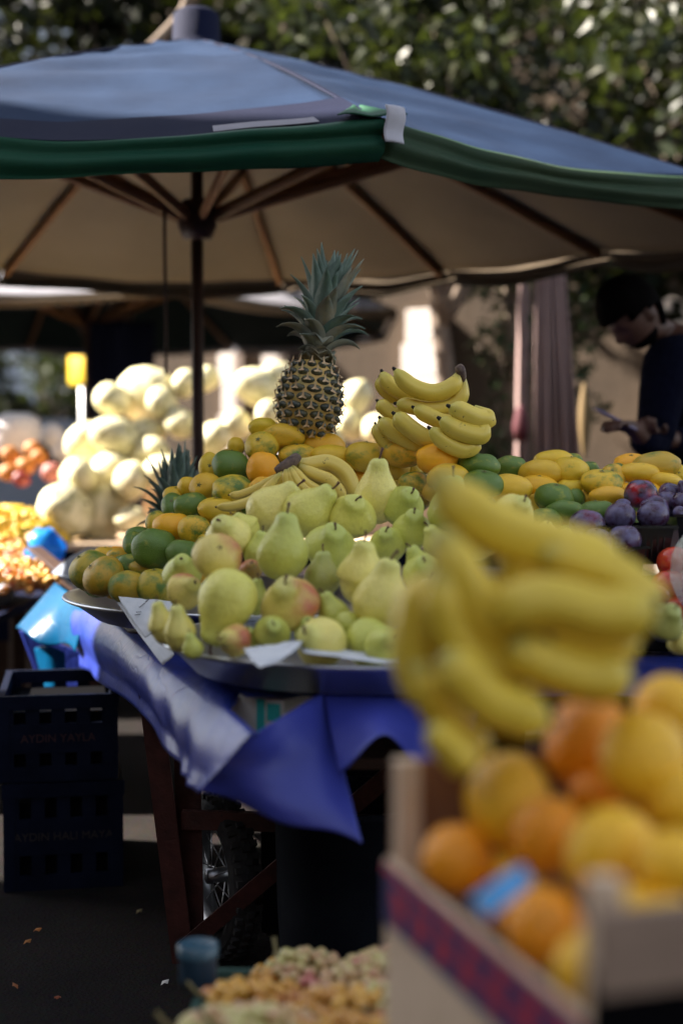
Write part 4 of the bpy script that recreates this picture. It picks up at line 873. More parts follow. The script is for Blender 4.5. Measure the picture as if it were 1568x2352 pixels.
# ------------------------------------------------------------------ parasols
def parasol(root, centre, corners, h_rim, h_apex, mats, val=.10, droop=None, hub_h=None, rib_mat=None, strut=True, wrinkle=1, pole_r=.021, valm=None):
    cx, cy = centre; n = len(corners); ap = Vector((cx, cy, h_apex)); C_ = [Vector((cx + c[0], cy + c[1], h_rim + (c[2] if len(c) > 2 else 0))) for c in corners]
    top = MB(); lin = MB(); va = MB(); vl = []
    for i in range(n):
        a, b = C_[i], C_[(i + 1) % n]
        def surf(u, v, off=0.0):
            r_ = a.lerp(b, u); p = ap.lerp(r_, v); s = math.sin(math.pi * u)
            p.z += .026 * math.sin(math.pi * v) - .030 * s * v ** 1.5 * (a - b).length
            dr = (r_ - ap); dr.z = 0
            p += dr.normalized() * (-.025 * s * v ** 2)
            q = ((1 - v) ** 1.5) * v * 4 * wrinkle
            p.z += q * .014 * math.sin(30 * v + 3.4 * s + i) * s + wrinkle * .006 * noise.noise((p.x * 5, p.y * 5, i))
            p.z += wrinkle * .009 * math.exp(-(min(u, 1 - u) / .10) ** 2) * math.sin(v * 60 + i) * (v > .05) * max(0, 1 - v * 1.9)
            p.z += off; return p
        top.grid(lambda u, v: surf(u, .04 + .96 * v), 26, 34)
        lin.grid(lambda u, v: surf(u, .04 + .955 * v, -.022), 20, 24)
        L = (a - b).length
        def vf(u, v):
            p = surf(u, 1.0); dr = Vector((p.x - cx, p.y - cy, 0)).normalized()
            fold = .5 + .5 * math.sin(u * 5 + i * 2)
            p += dr * (.012 + .022 * math.sin(v * math.pi) * .7 + .012 * math.sin(v * 11 + 1.5 * fold) * (1 - .4 * fold)); p.z += .006 - val * (.95 if i == 0 else .88) * v * (1 + .12 * math.sin(u * 7 + i)) + .010 * noise.noise((u * 3, v * 2, i))
            return p
        va.grid(vf, 40, 14, 2 if (i in (1, 2) and valm) else 0)
    can_ = top.build('canopy', mats[0], root); solid(can_, .003)
    solid(lin.build('lining', mats[1], root), .002); vo_ = va.build('valance', [M['valance_inside'], mats[2], M['valance_inside'], valm or mats[2]], root); solid(vo_, .003).modifiers['solid'].material_offset = 1; vo_.modifiers['solid'].material_offset_rim = 1
    # peak cap
    m = MB(); m.lathe([(.16, -.045), (.10, .0), (.082, .03), (.078, .115), (.06, .13), (.001, .135)], 28, cap=False); o = m.build('peak_cap', mats[3], root); o.location = (cx, cy, h_apex - .035)
    # frame
    m = MB(); m.tube([(cx, cy, 0), (cx, cy, h_apex - .03)], pole_r, 14); m.build('pole', M['dark_wood'], root)
    hub_h = hub_h or h_rim + .05
    m = MB(); m.lathe([(.022, -.075), (.05, -.07), (.066, -.03), (.066, .03), (.05, .06), (.022, .065)], 18); o = m.build('hub', M['dark_wood'], root); o.location = (cx, cy, hub_h)
    rm_ = rib_mat or M['wood']
    sm_ = MB()
    for c in C_:
        sm_.tube([ap.lerp(c, t) + Vector((0, 0, .026 * math.sin(math.pi * t) + .003)) for t in [.05 + .95 * q / 14 for q in range(15)]], .011, 6, flat=.35)
    sm_.build('seams', mats[3], root)
    for i, c in enumerate(C_):
        pts = [ap.lerp(c, t) + Vector((0, 0, .026 * math.sin(math.pi * t) - .046)) for t in (.03, .25, .5, .75, .985)]
        m = MB(); m.tube(pts, .013, 6, flat=1.5); m.build('rib', rm_, root)
        if strut:
            mid = ap.lerp(c, .50) + Vector((0, 0, .005)); m = MB(); m.tube([Vector((cx, cy, hub_h)) + (mid - Vector((cx, cy, mid.z))).normalized() * .05, mid], .015, 6, flat=1.5); m.build('strut', rm_, root)
    return C_, ap
PC = (-.493, 4.9)
CRN = [(-.85, -1.50, .02), (.585, -1.38, .045), (1.62, -.58, .06), (1.98, .12, .0), (1.50, .58, .03), (.92, 1.10, .02), (.22, 1.45, .03), (-.95, 1.22, .04), (-1.62, .10), (-1.5, -.8, .02)]
par = empty('market_parasol', (0, 0, 0), label='blue market parasol with a green valance and wooden ribs, over the fruit table', cat='parasol')
Cc, AP = parasol(par, PC, CRN, 1.90, 2.545, [M['canvas'], M['lining'], M['green'], M['canvas_navy']], hub_h=1.94, valm=M['green_faded'])
# dark navy band along the front panel's rim, pale strip and the white corner tag
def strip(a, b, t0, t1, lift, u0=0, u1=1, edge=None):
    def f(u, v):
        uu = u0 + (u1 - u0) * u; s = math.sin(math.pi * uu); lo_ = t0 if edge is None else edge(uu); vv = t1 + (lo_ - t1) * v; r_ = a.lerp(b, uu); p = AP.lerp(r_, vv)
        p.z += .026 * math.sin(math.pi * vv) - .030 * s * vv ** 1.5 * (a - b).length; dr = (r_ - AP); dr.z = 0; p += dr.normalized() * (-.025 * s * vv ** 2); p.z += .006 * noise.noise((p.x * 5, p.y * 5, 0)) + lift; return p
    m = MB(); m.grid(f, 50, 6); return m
hb = strip(Cc[0], Cc[1], .80, 1.0, .009, 0, 1, lambda u: .915 - .075 * u * u).build('rim_band', M['canvas_navy'], par)
st2 = strip(Cc[0], Cc[1], .965, 1.0, .016, .72, .90).build('pale_strip', M['white_cloth'], par)
c1 = Cc[1]; m = MB(); tdir = Vector((.62, -.78, 0)).normalized(); sdir = Vector((.80, .60, 0)).normalized()
m.grid(lambda u, v: c1 + tdir * (.056 + .004 * math.sin(v * 7) + .005 * math.sin(math.pi * u)) + sdir * ((u - .5) * .056 + .002 * math.sin(v * 5)) + Vector((0, 0, .028 - .088 * v)), 8, 14); tg = m.build('corner_tag', mat_fabric('corner_tag_cloth', (.40, .40, .46), (.55, .54, .60), .05, (.4, .4, .4)), par); solid(tg, .004)
m = MB(); m.grid(lambda u, v: c1.lerp(AP, .085 * (1 - v)) + Vector(((u - .6) * .17 * (.15 + .85 * v), -.03 * v, .014 - .004 * v + .004 * math.sin(9 * u))), 10, 8); solid(m.build('corner_gusset', M['green'], par), .003)
m = MB(); m.tube(spline([P(378, 482, 4.75), P(379, 600, 4.75), P(382, 760, 4.76), P(381, 860, 4.76)], 10), .006, 6); m.build('pull_rope', M['dark_wood'], par)
tag(par)
# the darker parasol behind
par2 = empty('market_parasol', (0, 0, 0), label='dark green parasol with a pale edge, behind the blue one on the left', cat='parasol')
C2 = (-1.68, 9.5); cc2 = [(2.15 * math.sin(a), 2.15 * math.cos(a)) for a in [R(22 + 45 * k) for k in range(8)]]
parasol(par2, C2, cc2, 2.02, 2.85, [M['white_cloth'], M['dark_green'], M['white_cloth'], M['dark_green']], val=.07, hub_h=2.0, wrinkle=.5, pole_r=.03)
m = MB(); m.grid(lambda u, v: Vector((C2[0] + .05 + .42 * u, C2[1] - .25 + .05 * math.sin(u * 9), 2.0 - .62 * v)), 16, 10); o = m.build('hanging_cloth', M['cloth_dark']); solid(o, .01); tag(o, 'dark cloth hanging from the pole of the rear parasol', 'cloth')
# ------------------------------------------------------------------ melon stall behind
tb = empty('melon_stall', (0, 0, 0), label='stall table carrying the sunlit melons', cat='stall')
m = MB(); m.box((-.55, 6.75, .73), (2.0, 1.1, .03)); m.build('tabletop', M['board'], tb, smooth=False)
m = MB(); m.box((-.55, 6.215, .60), (2.0, .012, .23)); m.build('cloth_front', M['cloth_dark'], tb, smooth=False)
for x in (-1.5, .4):
    for y in (6.3, 7.2): m = MB(); m.box((x, y, .355), (.05, .05, .71)); m.build('leg', M['dark_wood'], tb, smooth=False)
MELS = [(258, 918, 92, 95, 'round melon standing out at the upper left of the heap'), (335, 905, 105, 150, 'long bright melon near the top of the heap'), (425, 880, 62, 85, 'melon just left of the parasol pole, upper one'), (412, 972, 90, 82, 'melon just left of the parasol pole, lower one'),
 (372, 925, 78, 95, 'shaded melon behind the long bright one'), (197, 1015, 98, 100, 'melon at the left edge of the heap, second from the bottom row'), (262, 1005, 110, 110, 'bright melon in the middle of the left heap'), (330, 1000, 100, 95, 'bright melon below the shaded one'),
 (180, 1095, 110, 115, 'melon at the left edge above the lowest'), (260, 1090, 120, 100, 'bright melon in the middle, above the lowest'), (150, 1175, 150, 125, 'lowest melon at the far left end of the heap'), (225, 1180, 150, 125, 'big yellowish melon at the bottom, in part shade'),
 (300, 1105, 105, 95, 'shaded melon over the pineapple leaves'), (345, 1045, 95, 80, 'shaded melon right of the bright row'), (385, 1090, 112, 92, 'bright melon behind the pineapple leaves'), (300, 1195, 72, 62, 'small melon low by the mandarins'), (478, 1120, 110, 80, 'melon right of the pole, behind the mandarins'),
 (475, 870, 40, 60, 'small sliver of a melon right of the pole'), (590, 890, 105, 95, 'bright melon left of the pineapple'), (545, 975, 92, 85, 'melon above the mandarins, left of the pineapple'), (620, 955, 85, 85, 'shaded melon touching the pineapple outline'),
 (640, 870, 70, 90, 'melon directly behind the left side of the pineapple'), (815, 915, 90, 78, 'melon just right of the pineapple, upper one'), (805, 975, 92, 80, 'bright melon just right of the pineapple, lower one'), (862, 985, 70, 62, 'melon left of the tall bananas'), (490, 1010, 90, 80, 'dull melon right of the pole'), (740, 1020, 100, 80, 'melon hidden behind the pineapple base')]
mi = []
for k, (x, y, w, h, lb) in enumerate(MELS):
    z = 6.95 - (y - 860) / 340 * .55 + (.06 if k % 2 else 0); mi.append(dict(p=P(x, y, z), r=.5 * min(w, h) * z / FPX, s=1.0, w=w * z / FPX, h=h * z / FPX, label=lb, col=(1, 1, 1), a=1))
relax(mi, .8, .02, 12)
for k, q in enumerate(mi):
    q['rot'] = (rnd.uniform(-.5, .5), R(rnd.choice((50, 70, 110, 30))) , rnd.uniform(-.5, .5)); q['h'] = max(q['w'], q['h']) * 1.08; q['w'] = q['h'] * rnd.uniform(.74, .85); o = put_fruit('melon', MEL, q, k, 'melons heaped in the sun behind', 'melon', part=None)
    m = MB(); m.tube([(0, 0, .96), (.03, 0, 1.08)], [.07, .05], 7); m.build('stalk', M['twig'], o)
m = MB(); m.box((-.2, 7.0, .93), (1.5, .34, .37), bev=.01); o = m.build('wooden_box', M['board'], smooth=False); tag(o, 'wooden box behind the melons that props up the heap', 'box')

# ------------------------------------------------------------------ left: grapes, yellow plums, far stall
lt = empty('neighbour_table', (0, 0, 0), label='neighbouring stall table with a dark cloth, at the left edge', cat='table')
m = MB(); m.box((-1.80, 5.2, .565), (1.25, 1.3, .03)); m.build('tabletop', M['cloth_dark'], lt, smooth=False)
for x in (-2.2, -1.3):
    for y in (4.65, 5.75): m = MB(); m.box((x, y, .275), (.05, .05, .55)); m.build('leg', M['dark_wood'], lt, smooth=False)
m = MB(); m.lathe([(.001, -.06), (.36, -.06), (.42, 0), (.432, .001), (.434, -.006), (.42, -.012), (.37, -.066), (.001, -.066)], 48, cap=False); o = m.build('steel_dish', M['alu']); o.location = (-1.62, 5.27, .645); tag(o, 'round steel dish of golden grapes at the left edge', 'dish')
gl = ['golden grapes nearest the left photo edge', 'golden grapes at the front rim of the steel dish', 'reddish golden grapes at the back of the dish', 'golden grapes spilling towards the sunlit end of the blue sheet', 'golden grapes on top of the dish', 'golden grapes low at the dish rim beside the cloth', 'amber grapes at the top left of the dish']
for k, (x, y, z) in enumerate([(10, 1290, 5.3), (45, 1345, 5.0), (62, 1300, 5.4), (100, 1330, 5.15), (20, 1325, 5.1), (78, 1352, 5.02), (5, 1268, 5.5)]):
    grape_bunch(P(x, y, z), .24, .014, 56, M['grape_gold'], gl[k], 'golden grapes in the steel dish', 60 + k, (rnd.uniform(-.4, .4), rnd.uniform(-.3, .3), rnd.uniform(0, 6)))
sb = NT('blue_bag_film'); sb.b.inputs['Base Color'].default_value = c4(.02, .30, .70); sb.b.inputs['Roughness'].default_value = .3
t_ = sb.n('BsdfTranslucent'); t_.inputs[0].default_value = c4(.03, .45, .85); mx_ = sb.n('MixShader'); mx_.inputs[0].default_value = .5; sb.l(sb.b.outputs[0], mx_.inputs[1]); sb.l(t_.outputs[0], mx_.inputs[2]); sb.l(mx_.outputs[0], sb.o.inputs[0])
c = P(105, 1262, 5.3); m = MB(); m.grid(lambda u, v: Vector((c.x + (.075 + .02 * noise.noise((u * 4, v * 4, 1))) * math.sin(math.pi * (.1 + .8 * v)) * math.cos(u * 6.283), c.y + .06 * math.sin(u * 6.283) * math.sin(math.pi * (.1 + .8 * v)), c.z - .08 + .16 * v + .02 * noise.noise((u * 5, v * 3, 4)))), 28, 18); o = m.build('plastic_bag', sb.m); solid(o, .001)
tag(o, 'small bright blue plastic bag below the melons at the left', 'plastic bag')
fs_ = empty('far_stall', (0, 0, 0), label='far fruit stall at the left with a dark blue front', cat='stall')
m = MB(); m.box((-2.2, 6.7, .70), (1.5, 1.0, .04)); m.build('tabletop', M['cloth_dark'], fs_, smooth=False); m = MB(); m.box((-2.2, 6.19, .5), (1.5, .012, .36)); m.build('cloth_front', M['cloth_dark'], fs_, smooth=False)
for x in (-2.85, -1.55): m = MB(); m.box((x, 6.8, .34), (.06, .8, .68)); m.build('leg', M['dark_wood'], fs_, smooth=False)
# heap of small yellow plums
r_ = random.Random(5); m = MB(); c = P(15, 1195, 6.3)
for k in range(420):
    a = r_.uniform(0, 6.28); q = math.sqrt(r_.random()); x, y = .27 * q * math.cos(a), .27 * q * math.sin(a); z = .17 * (1 - q * q) ** .7 * r_.uniform(.85, 1); m.add([v * .016 + Vector((c.x + x, c.y + y, .735 + z)) for v in SPH[0]], SPH[1])
tag(m.build('yellow_plum_heap', M['lemon']), 'heap of tiny bright yellow fruit on the far stall at the left', 'yellow fruit', kind='stuff')
FAR = [(25, 1045, 7.2, .10, 'orange', 'orange fruit high on the far stall, nearest the photo edge'), (60, 1070, 7.1, .10, 'orange', 'orange fruit on the far stall under the white box'), (90, 1050, 7.2, .09, 'orange', 'orange fruit right of the others on the far stall'), (50, 1100, 7.0, .09, 'darkred', 'red fruit below the orange ones on the far stall'), (20, 1085, 7.05, .10, 'orange', 'orange fruit low at the left photo edge on the far stall'), (120, 1085, 7.0, .11, 'peach', 'pinkish fruit at the right end of the far stall'), (75, 1030, 7.3, .09, 'orange', 'topmost orange fruit on the far stall')]
M['darkred'] = simple('dark_red_skin', (.16, .012, .01), .5); M['peach'] = simple('peach_skin', (.30, .12, .09), .6, (.22, .05, .05), 8)
for k, (x, y, z, d, mt, lb) in enumerate(FAR):
    me = ORA[k % 3].copy(); me.materials.clear(); me.materials.append(M['orange'] if mt == 'orange' else M[mt]); q = dict(p=P(x, y, z), w=d, h=d * .9, s=1, col=(1, 1, 1), a=1, label=lb); put_fruit({'orange': 'orange', 'peach': 'peach', 'darkred': 'tomato'}[mt], [me], q, 0, 'fruit on the far left stall', {'orange': 'orange', 'darkred': 'tomato', 'peach': 'peach'}[mt])
m = MB(); m.box((-2.35, 7.15, .80), (1.1, .3, .18), bev=.01); o = m.build('fruit_box', M['board'], smooth=False); tag(o, 'shallow box holding orange fruit on the far stall', 'box')
m = MB(); c = P(40, 1000, 7.6); m.lathe([(.001, -.09), (.10, -.09), (.13, .02), (.12, .09), (.06, .12), (.001, .12)], 24, cap=False); o = m.build('white_sack', M['pale_box']); o.location = c; tag(o, 'pale round sack behind the orange fruit at the left', 'sack')
for k, (x, y, dd) in enumerate([(120, 1000, .07), (150, 1030, .08)]):
    q = dict(p=P(x, y, 7.8), w=dd * 2, h=dd * 2, s=1, col=(1, 1, 1), a=1, label=['pale melon left of the sunlit heap, higher one', 'pale melon left of the sunlit heap, lower one'][k]); me = MEL[k].copy(); me.materials.clear(); me.materials.append(M['pale_box']); put_fruit('melon', [me], q, 0, 'pale melons on the far stall', 'melon', part=None)
sg = empty('road_sign', P(178, 848, 12.0), (0, 0, R(-42)), label='small yellow sign on a thin pole beside the far tree', cat='sign'); m = MB(); m.box((0, 0, 0), (.21, .02, .25), bev=.02); m.build('sign_face', M['yellow_sign'], sg); m = MB(); m.tube([(.03, .03, .1), (.03, .03, -sg.location.z)], .02, 8); m.build('pole', M['rim'], sg)

def leaves(m, c, rad, n, size, r_, squash=(1, 1, 1), shell=.35, clump=None):
    for _ in range(n):
        d = Vector((r_.gauss(0, 1), r_.gauss(0, 1), r_.gauss(0, 1))).normalized(); q = (shell + (1 - shell) * r_.random()) ** .5
        p = Vector(c) + Vector((d.x * squash[0], d.y * squash[1], d.z * squash[2])) * rad * q
        L = size * r_.uniform(.6, 1.3); a = Vector((r_.gauss(0, 1), r_.gauss(0, 1), r_.gauss(0, .7) - .4)).normalized(); b = a.cross(Vector((r_.gauss(0, 1), r_.gauss(0, 1), r_.gauss(0, 1)))).normalized() * L * .32; n_ = a.cross(b).normalized() * L * .1
        m.add([p, p + a * L * .35 + b + n_, p + a * L, p + a * L * .35 - b + n_], [(0, 1, 2, 3)])
def tree(x, y, h, rad, n, label, mat, size=.09, seed=1, squash=(1.2, .8, .8), trunk=.12, clumps=26, low=0.0):
    r_ = random.Random(seed); root = empty('tree', (x, y, 0), label=label, cat='tree', group='trees behind the stalls'); m = MB()
    m.tube(spline([(0, 0, 0), (.05, 0, h * .35), (-.05, .05, h * .7), (.1, 0, h)], 10), [trunk * (1 - .06 * k) for k in range(11)], 10)
    cs = []
    for k in range(clumps):
        d = Vector((r_.gauss(0, 1), r_.gauss(0, 1), r_.gauss(0, 1))).normalized() * rad * r_.uniform(.35, 1.0); cs.append(Vector((d.x * squash[0], d.y * squash[1], h + d.z * squash[2] - low)))
        if k < 14: m.tube(spline([(0, 0, h * .6), (d.x * .4, d.y * .4, h * .8), cs[-1]], 6), [trunk * .4, trunk * .33, trunk * .27, trunk * .2, trunk * .15, trunk * .1, trunk * .05], 6)
    m.build('trunk', M['bark'], root)
    m = MB()
    for c in cs: leaves(m, c, rad * r_.uniform(.22, .38), n // clumps, size, r_, (1, 1, .75), .2)
    m.build('crown', mat, root, smooth=False); return root
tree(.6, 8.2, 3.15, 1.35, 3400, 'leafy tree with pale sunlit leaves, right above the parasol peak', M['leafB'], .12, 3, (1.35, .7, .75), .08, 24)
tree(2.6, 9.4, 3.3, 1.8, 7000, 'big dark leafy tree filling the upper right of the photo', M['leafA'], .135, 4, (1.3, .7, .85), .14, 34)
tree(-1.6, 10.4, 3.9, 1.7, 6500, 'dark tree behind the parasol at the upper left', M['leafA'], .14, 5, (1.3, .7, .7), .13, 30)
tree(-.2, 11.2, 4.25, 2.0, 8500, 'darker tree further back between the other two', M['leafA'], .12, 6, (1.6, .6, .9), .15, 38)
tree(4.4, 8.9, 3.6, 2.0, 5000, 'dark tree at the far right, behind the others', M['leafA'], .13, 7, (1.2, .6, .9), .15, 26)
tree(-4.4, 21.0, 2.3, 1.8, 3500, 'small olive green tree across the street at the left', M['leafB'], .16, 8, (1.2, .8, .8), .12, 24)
m = MB(); m.tube(spline([P(345, 110, 7.2), P(385, 70, 7.25), P(425, 20, 7.3), P(445, -60, 7.4), (-.9, 8.6, 3.9)], 14), .028, 7); m.tube(spline([P(425, 20, 7.3), P(470, -20, 7.3), P(520, -80, 7.4)], 6), .012, 6); br = m.build('branch', M['bark'])
for o in COL.objects:
    if o.get('label', '').startswith('leafy tree with pale'):
        br.parent = o; br.matrix_parent_inverse = Matrix.Translation(-o.location)
# unseen houses added left and behind the camera to block sun and sky
hl = empty('building', (-8, 5.0, 0), (0, 0, R(-90)), 'tall unseen house added at the left to keep sun off the stall', 'building')
m = MB(); m.box((7, -.8, 5.5), (14, 1.6, 11)); m.build('wall', M['wall_brown'], hl, smooth=False)
for k in range(4):
    for z in (1.6, 4.6, 7.6): m = MB(); m.box((2 + k * 3, .03, z), (1.1, .1, 1.6)); m.build('window', M['glass'], hl, smooth=False)
hb = empty('building', (0, -11, 0), label='unseen row of brown houses added behind the camera to block the sky', cat='building')
m = MB(); m.box((1.0, -.5, 2.9), (22, 1, 5.8)); m.build('wall', M['wall_brown'], hb, smooth=False)
for k in range(7):
    for z in (1.6, 4.2): m = MB(); m.box((-8 + k * 3, .03, z), (1.1, .1, 1.6)); m.build('window', M['glass'], hb, smooth=False)
# ivy on a trunk between the wall and the drapes
r_ = random.Random(12); iv = empty('ivy_plant', (1.05, 8.6, 0), label='dark ivy climbing a trunk between the pale wall and the pink drape', cat='ivy')
m = MB(); m.tube([(0, 0, 0), (.05, 0, 1.4), (0, 0, 3.0)], [.16, .13, .11], 10); m.build('trunk', M['bark'], iv); m = MB()
for k in range(22): leaves(m, (r_.uniform(-.30, .42), r_.uniform(-.2, .15), .3 + k * .125), .24, 120, .075, r_, (1, 1, .8), .1)
m.build('leaves', M['leafD'], iv, smooth=False)
# ------------------------------------------------------------------ buildings
bd = empty('building', (0, 12.9, 0), (0, 0, R(-24)), 'brown plastered building with pale stone pilasters behind the stalls', 'building')
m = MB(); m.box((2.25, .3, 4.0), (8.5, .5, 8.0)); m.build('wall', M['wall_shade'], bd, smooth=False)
for px in (780, ):
    pass
def pil(x, w=.30):
    m = MB()
    for k in range(8): m.box((x + (.02 if k % 2 else 0), -.03, .16 + k * .30), (w if k % 2 else w + .04, .16, .285), bev=.008)
    m.build('pilaster', M['stone'], bd, smooth=False)
for x, w in ((.80, .30), (3.05, .3), (-1.12, .13), (-.66, .13)): pil(x, w)
for x in (.1, 4.4):
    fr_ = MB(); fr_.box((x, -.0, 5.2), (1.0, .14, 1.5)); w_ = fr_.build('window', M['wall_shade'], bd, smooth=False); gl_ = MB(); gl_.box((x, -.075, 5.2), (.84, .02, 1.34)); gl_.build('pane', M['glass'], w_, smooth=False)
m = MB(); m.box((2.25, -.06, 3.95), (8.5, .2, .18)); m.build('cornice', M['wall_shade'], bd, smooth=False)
w2 = empty('brick_wall', (2.35, 7.9, 0), (0, 0, R(-6)), 'dark brick wall behind the bending man on the right', 'wall'); m = MB(); m.box((.55, 0, 1.15), (1.9, .22, 2.3)); m.build('bricks', M['wall_dark'], w2, smooth=False); m = MB(); m.box((.55, 0, 2.33), (2.0, .3, .06)); m.build('coping', M['stone'], w2, smooth=False)
b3 = empty('far_building', (-7.5, 30, 0), label='pale bluish building far down the street at the left', cat='building'); m = MB(); m.box((0, 0, 5), (12, 3, 10)); m.build('wall', simple('pale_blue_plaster', (.42, .46, .55), .8, (.36, .40, .48), 1), b3, smooth=False)
for x in (-4, -1, 2, 5):
    for z in (1.6, 4.6, 7.6): m = MB(); m.box((x, -1.51, z), (1.2, .06, 1.5)); m.build('window', M['glass'], b3, smooth=False)
m = MB(); m.box((0, 0, 10.1), (12.4, 3.4, .3)); m.build('roof', M['stone'], b3, smooth=False)
# drapes and yellow strip
for k, (x0, x1, x2, lb) in enumerate([(1192, 1210, 1196, 'greyish pink hanging plastic curtain nearest the ivy'), (1232, 1262, 1262, 'pink hanging curtain in the middle, gathered at its top'), (1268, 1290, 1330, 'pink hanging curtain beside the brick wall, slanting to the right')]):
    a, b = P(x0 if k < 2 else 1262, 600, 7.0), P(x1, 600, 7.0); c, d = P(x2 - (18 if k == 0 else 34), 1120, 6.9), P(x2 + (14 if k == 0 else 28), 1120, 6.9); a.z += .1; b.z += .1; c.z = d.z = .35
    def f(u, v): p = a.lerp(b, u).lerp(c.lerp(d, u), v); return p + Vector((0, .055 * math.sin(u * 19 + k + 2 * v + 1.5 * math.sin(u * 7)) * (.4 + .6 * v), 0))
    m = MB(); m.grid(f, 44, 24); o = m.build('hanging_curtain', M['drape']); solid(o, .004); tag(o, lb, 'curtain', 'pink curtains hanging at the back right')
m = MB(); a = P(1342, 900, 6.6); m.grid(lambda u, v: Vector((a.x + .03 * math.cos(u * 6.28) * math.sin(math.pi * (.12 + .8 * v)), a.y + .03 * math.sin(u * 6.28) * math.sin(math.pi * (.12 + .8 * v)), a.z - .34 * v + .04)), 14, 16); o = m.build('yellow_bag', simple('yellow_film', (.12, .075, .025), .8)); tag(o, 'narrow yellow bag hanging beside the pink curtain', 'bag')
m = MB(); c = P(1195, 970, 6.8); m.lathe([(.001, -.08), (.03, -.09), (.04, -.02), (.025, .06), (.001, .09)], 20, cap=False); o = m.build('red_bag', simple('red_film', (.06, .003, .010), .8)); o.location = c; tag(o, 'small dark red bag hanging behind, left of the pink curtain', 'bag')

# scraps on the asphalt
r_ = random.Random(31)
for x, y, col, lb in [(87, 2159, (.35, .13, .03), 'small orange-brown fallen leaf on the dark asphalt, upper one of a close pair'), (64, 2187, (.30, .12, .03), 'small orange-brown fallen leaf on the asphalt, lower one of a close pair'), (36, 2292, (.25, .09, .03), 'tiny brown leaf on the asphalt near the lower left corner'),
        (133, 2320, (.25, .07, .03), 'tiny reddish leaf at the bottom edge of the asphalt'), (320, 2115, (.16, .13, .06), 'dull leaf on the asphalt beside the patch of light near the table leg'), (379, 2284, (.6, .58, .55), 'small white paper scrap on the asphalt left of the teal tin')]:
    z = CAM_H * FPX / (y - 1046); p = P(x, y, z); m = MB(); L = .010
    m.add([(-L, 0, .004), (-L * .3, L * .5, .010), (L * .5, L * .4, .007), (L, 0, .012), (L * .4, -L * .5, .006), (-L * .4, -L * .4, .009)], [(0, 1, 2, 3, 4, 5)])
    white = col[2] > .5; o = m.build('paper_scrap' if white else 'fallen_leaf', simple('scrap_%d' % x, col, .9), smooth=False); o.location = (p.x, p.y, .002); o.rotation_euler = (0, 0, r_.uniform(0, 6)); solid(o, .001)
    tag(o, lb, 'paper scrap' if white else 'leaf', None if white else 'fallen leaves on the asphalt')
# ------------------------------------------------------------------ parked car
car = empty('parked_car', (-3.7, 15.5, 0), (0, 0, R(8)), 'bluish grey parked car far behind the stalls at the left', 'car')
prof = [(-2.0, .35), (-2.05, .8), (-1.9, .95), (-1.35, 1.02), (-.85, 1.42), (.75, 1.45), (1.45, 1.02), (2.0, .92), (2.1, .6), (2.05, .35)]
m = MB(); n = len(prof); m.add([(x, y, z) for y in (-.8, .8) for x, z in prof], [tuple(range(n)), tuple(range(2 * n - 1, n - 1, -1))] + [(i, (i + 1) % n, n + (i + 1) % n, n + i) for i in range(n)]); b = m.build('body', M['car'], car, smooth=False); b.modifiers.new('b', 'BEVEL').width = .06
m = MB(); m.add([(-1.2, -.812, 1.03), (1.3, -.812, 1.03), (.7, -.812, 1.37), (-.8, -.812, 1.37)], [(0, 1, 2, 3)]); solid(m.build('side_window', M['glass'], car, smooth=False), .01)
for x in (-1.3, 1.35):
    for y in (-.74, .74): m = MB(); m.lathe([(.001, -.1), (.2, -.1), (.31, -.09), (.31, .09), (.2, .1), (.001, .1)], 28, cap=False, M=Matrix.Translation((x, y, .31)) @ Matrix.Rotation(R(90), 4, 'X')); m.build('wheel', M['rubber'], car)
m = MB(); m.box((-2.03, -.55, .75), (.06, .25, .14), bev=.02); m.build('headlight', M['pale_box'], car); m = MB(); m.box((-2.03, .55, .75), (.06, .25, .14), bev=.02); m.build('headlight', M['pale_box'], car)

# ------------------------------------------------------------------ the bending man
def skin_mesh(nodes, edges, name, mat, parent, sub=2, extra=None, voxel=None):
    me = bpy.data.meshes.new(name); me.from_pydata([n[0] for n in nodes], edges, []); o = bpy.data.objects.new(name, me); COL.objects.link(o)
    sk = o.modifiers.new('s', 'SKIN'); sk.use_smooth_shade = True
    for i, n in enumerate(nodes):
        v = me.skin_vertices[0].data[i]; r0 = n[1]; v.radius = (r0, r0) if not hasattr(r0, '__len__') else r0; v.use_root = (i == 0)
    sb_ = o.modifiers.new('u', 'SUBSURF'); sb_.levels = sb_.render_levels = sub
    bpy.context.view_layer.update(); dg = bpy.context.evaluated_depsgraph_get(); m2 = bpy.data.meshes.new_from_object(o.evaluated_get(dg)); bpy.data.objects.remove(o)
    if extra:
        bm = bmesh.new(); bm.from_mesh(m2)
        for e in extra: bm.from_mesh(e)
        bm.to_mesh(m2); bm.free()
    m2.materials.clear(); m2.materials.append(mat); o = bpy.data.objects.new(name, m2); COL.objects.link(o); o.parent = parent
    for p in m2.polygons: p.use_smooth = True; p.material_index = 0
    if voxel: r = o.modifiers.new('r', 'REMESH'); r.mode = 'VOXEL'; r.voxel_size = voxel; r.use_smooth_shade = True
    return o
man = empty('person', (0, 0, 0), label='man with short dark hair in a navy shirt bending over a phone at the right', cat='person')
Z0 = 4.7
hd = P(1452, 722, Z0); nk = P(1525, 770, Z0 + .06); ch = P(1600, 850, Z0 + .12); pv = Vector((1.30, Z0 + .28, .93)); sh1 = P(1530, 830, Z0 - .10); sh2 = P(1655, 840, Z0 + .30)
el1 = P(1500, 1030, Z0 - .12); wr1 = P(1455, 985, Z0 - .24); el2 = P(1640, 1030, Z0 + .1); wr2 = P(1500, 1000, Z0 - .12)
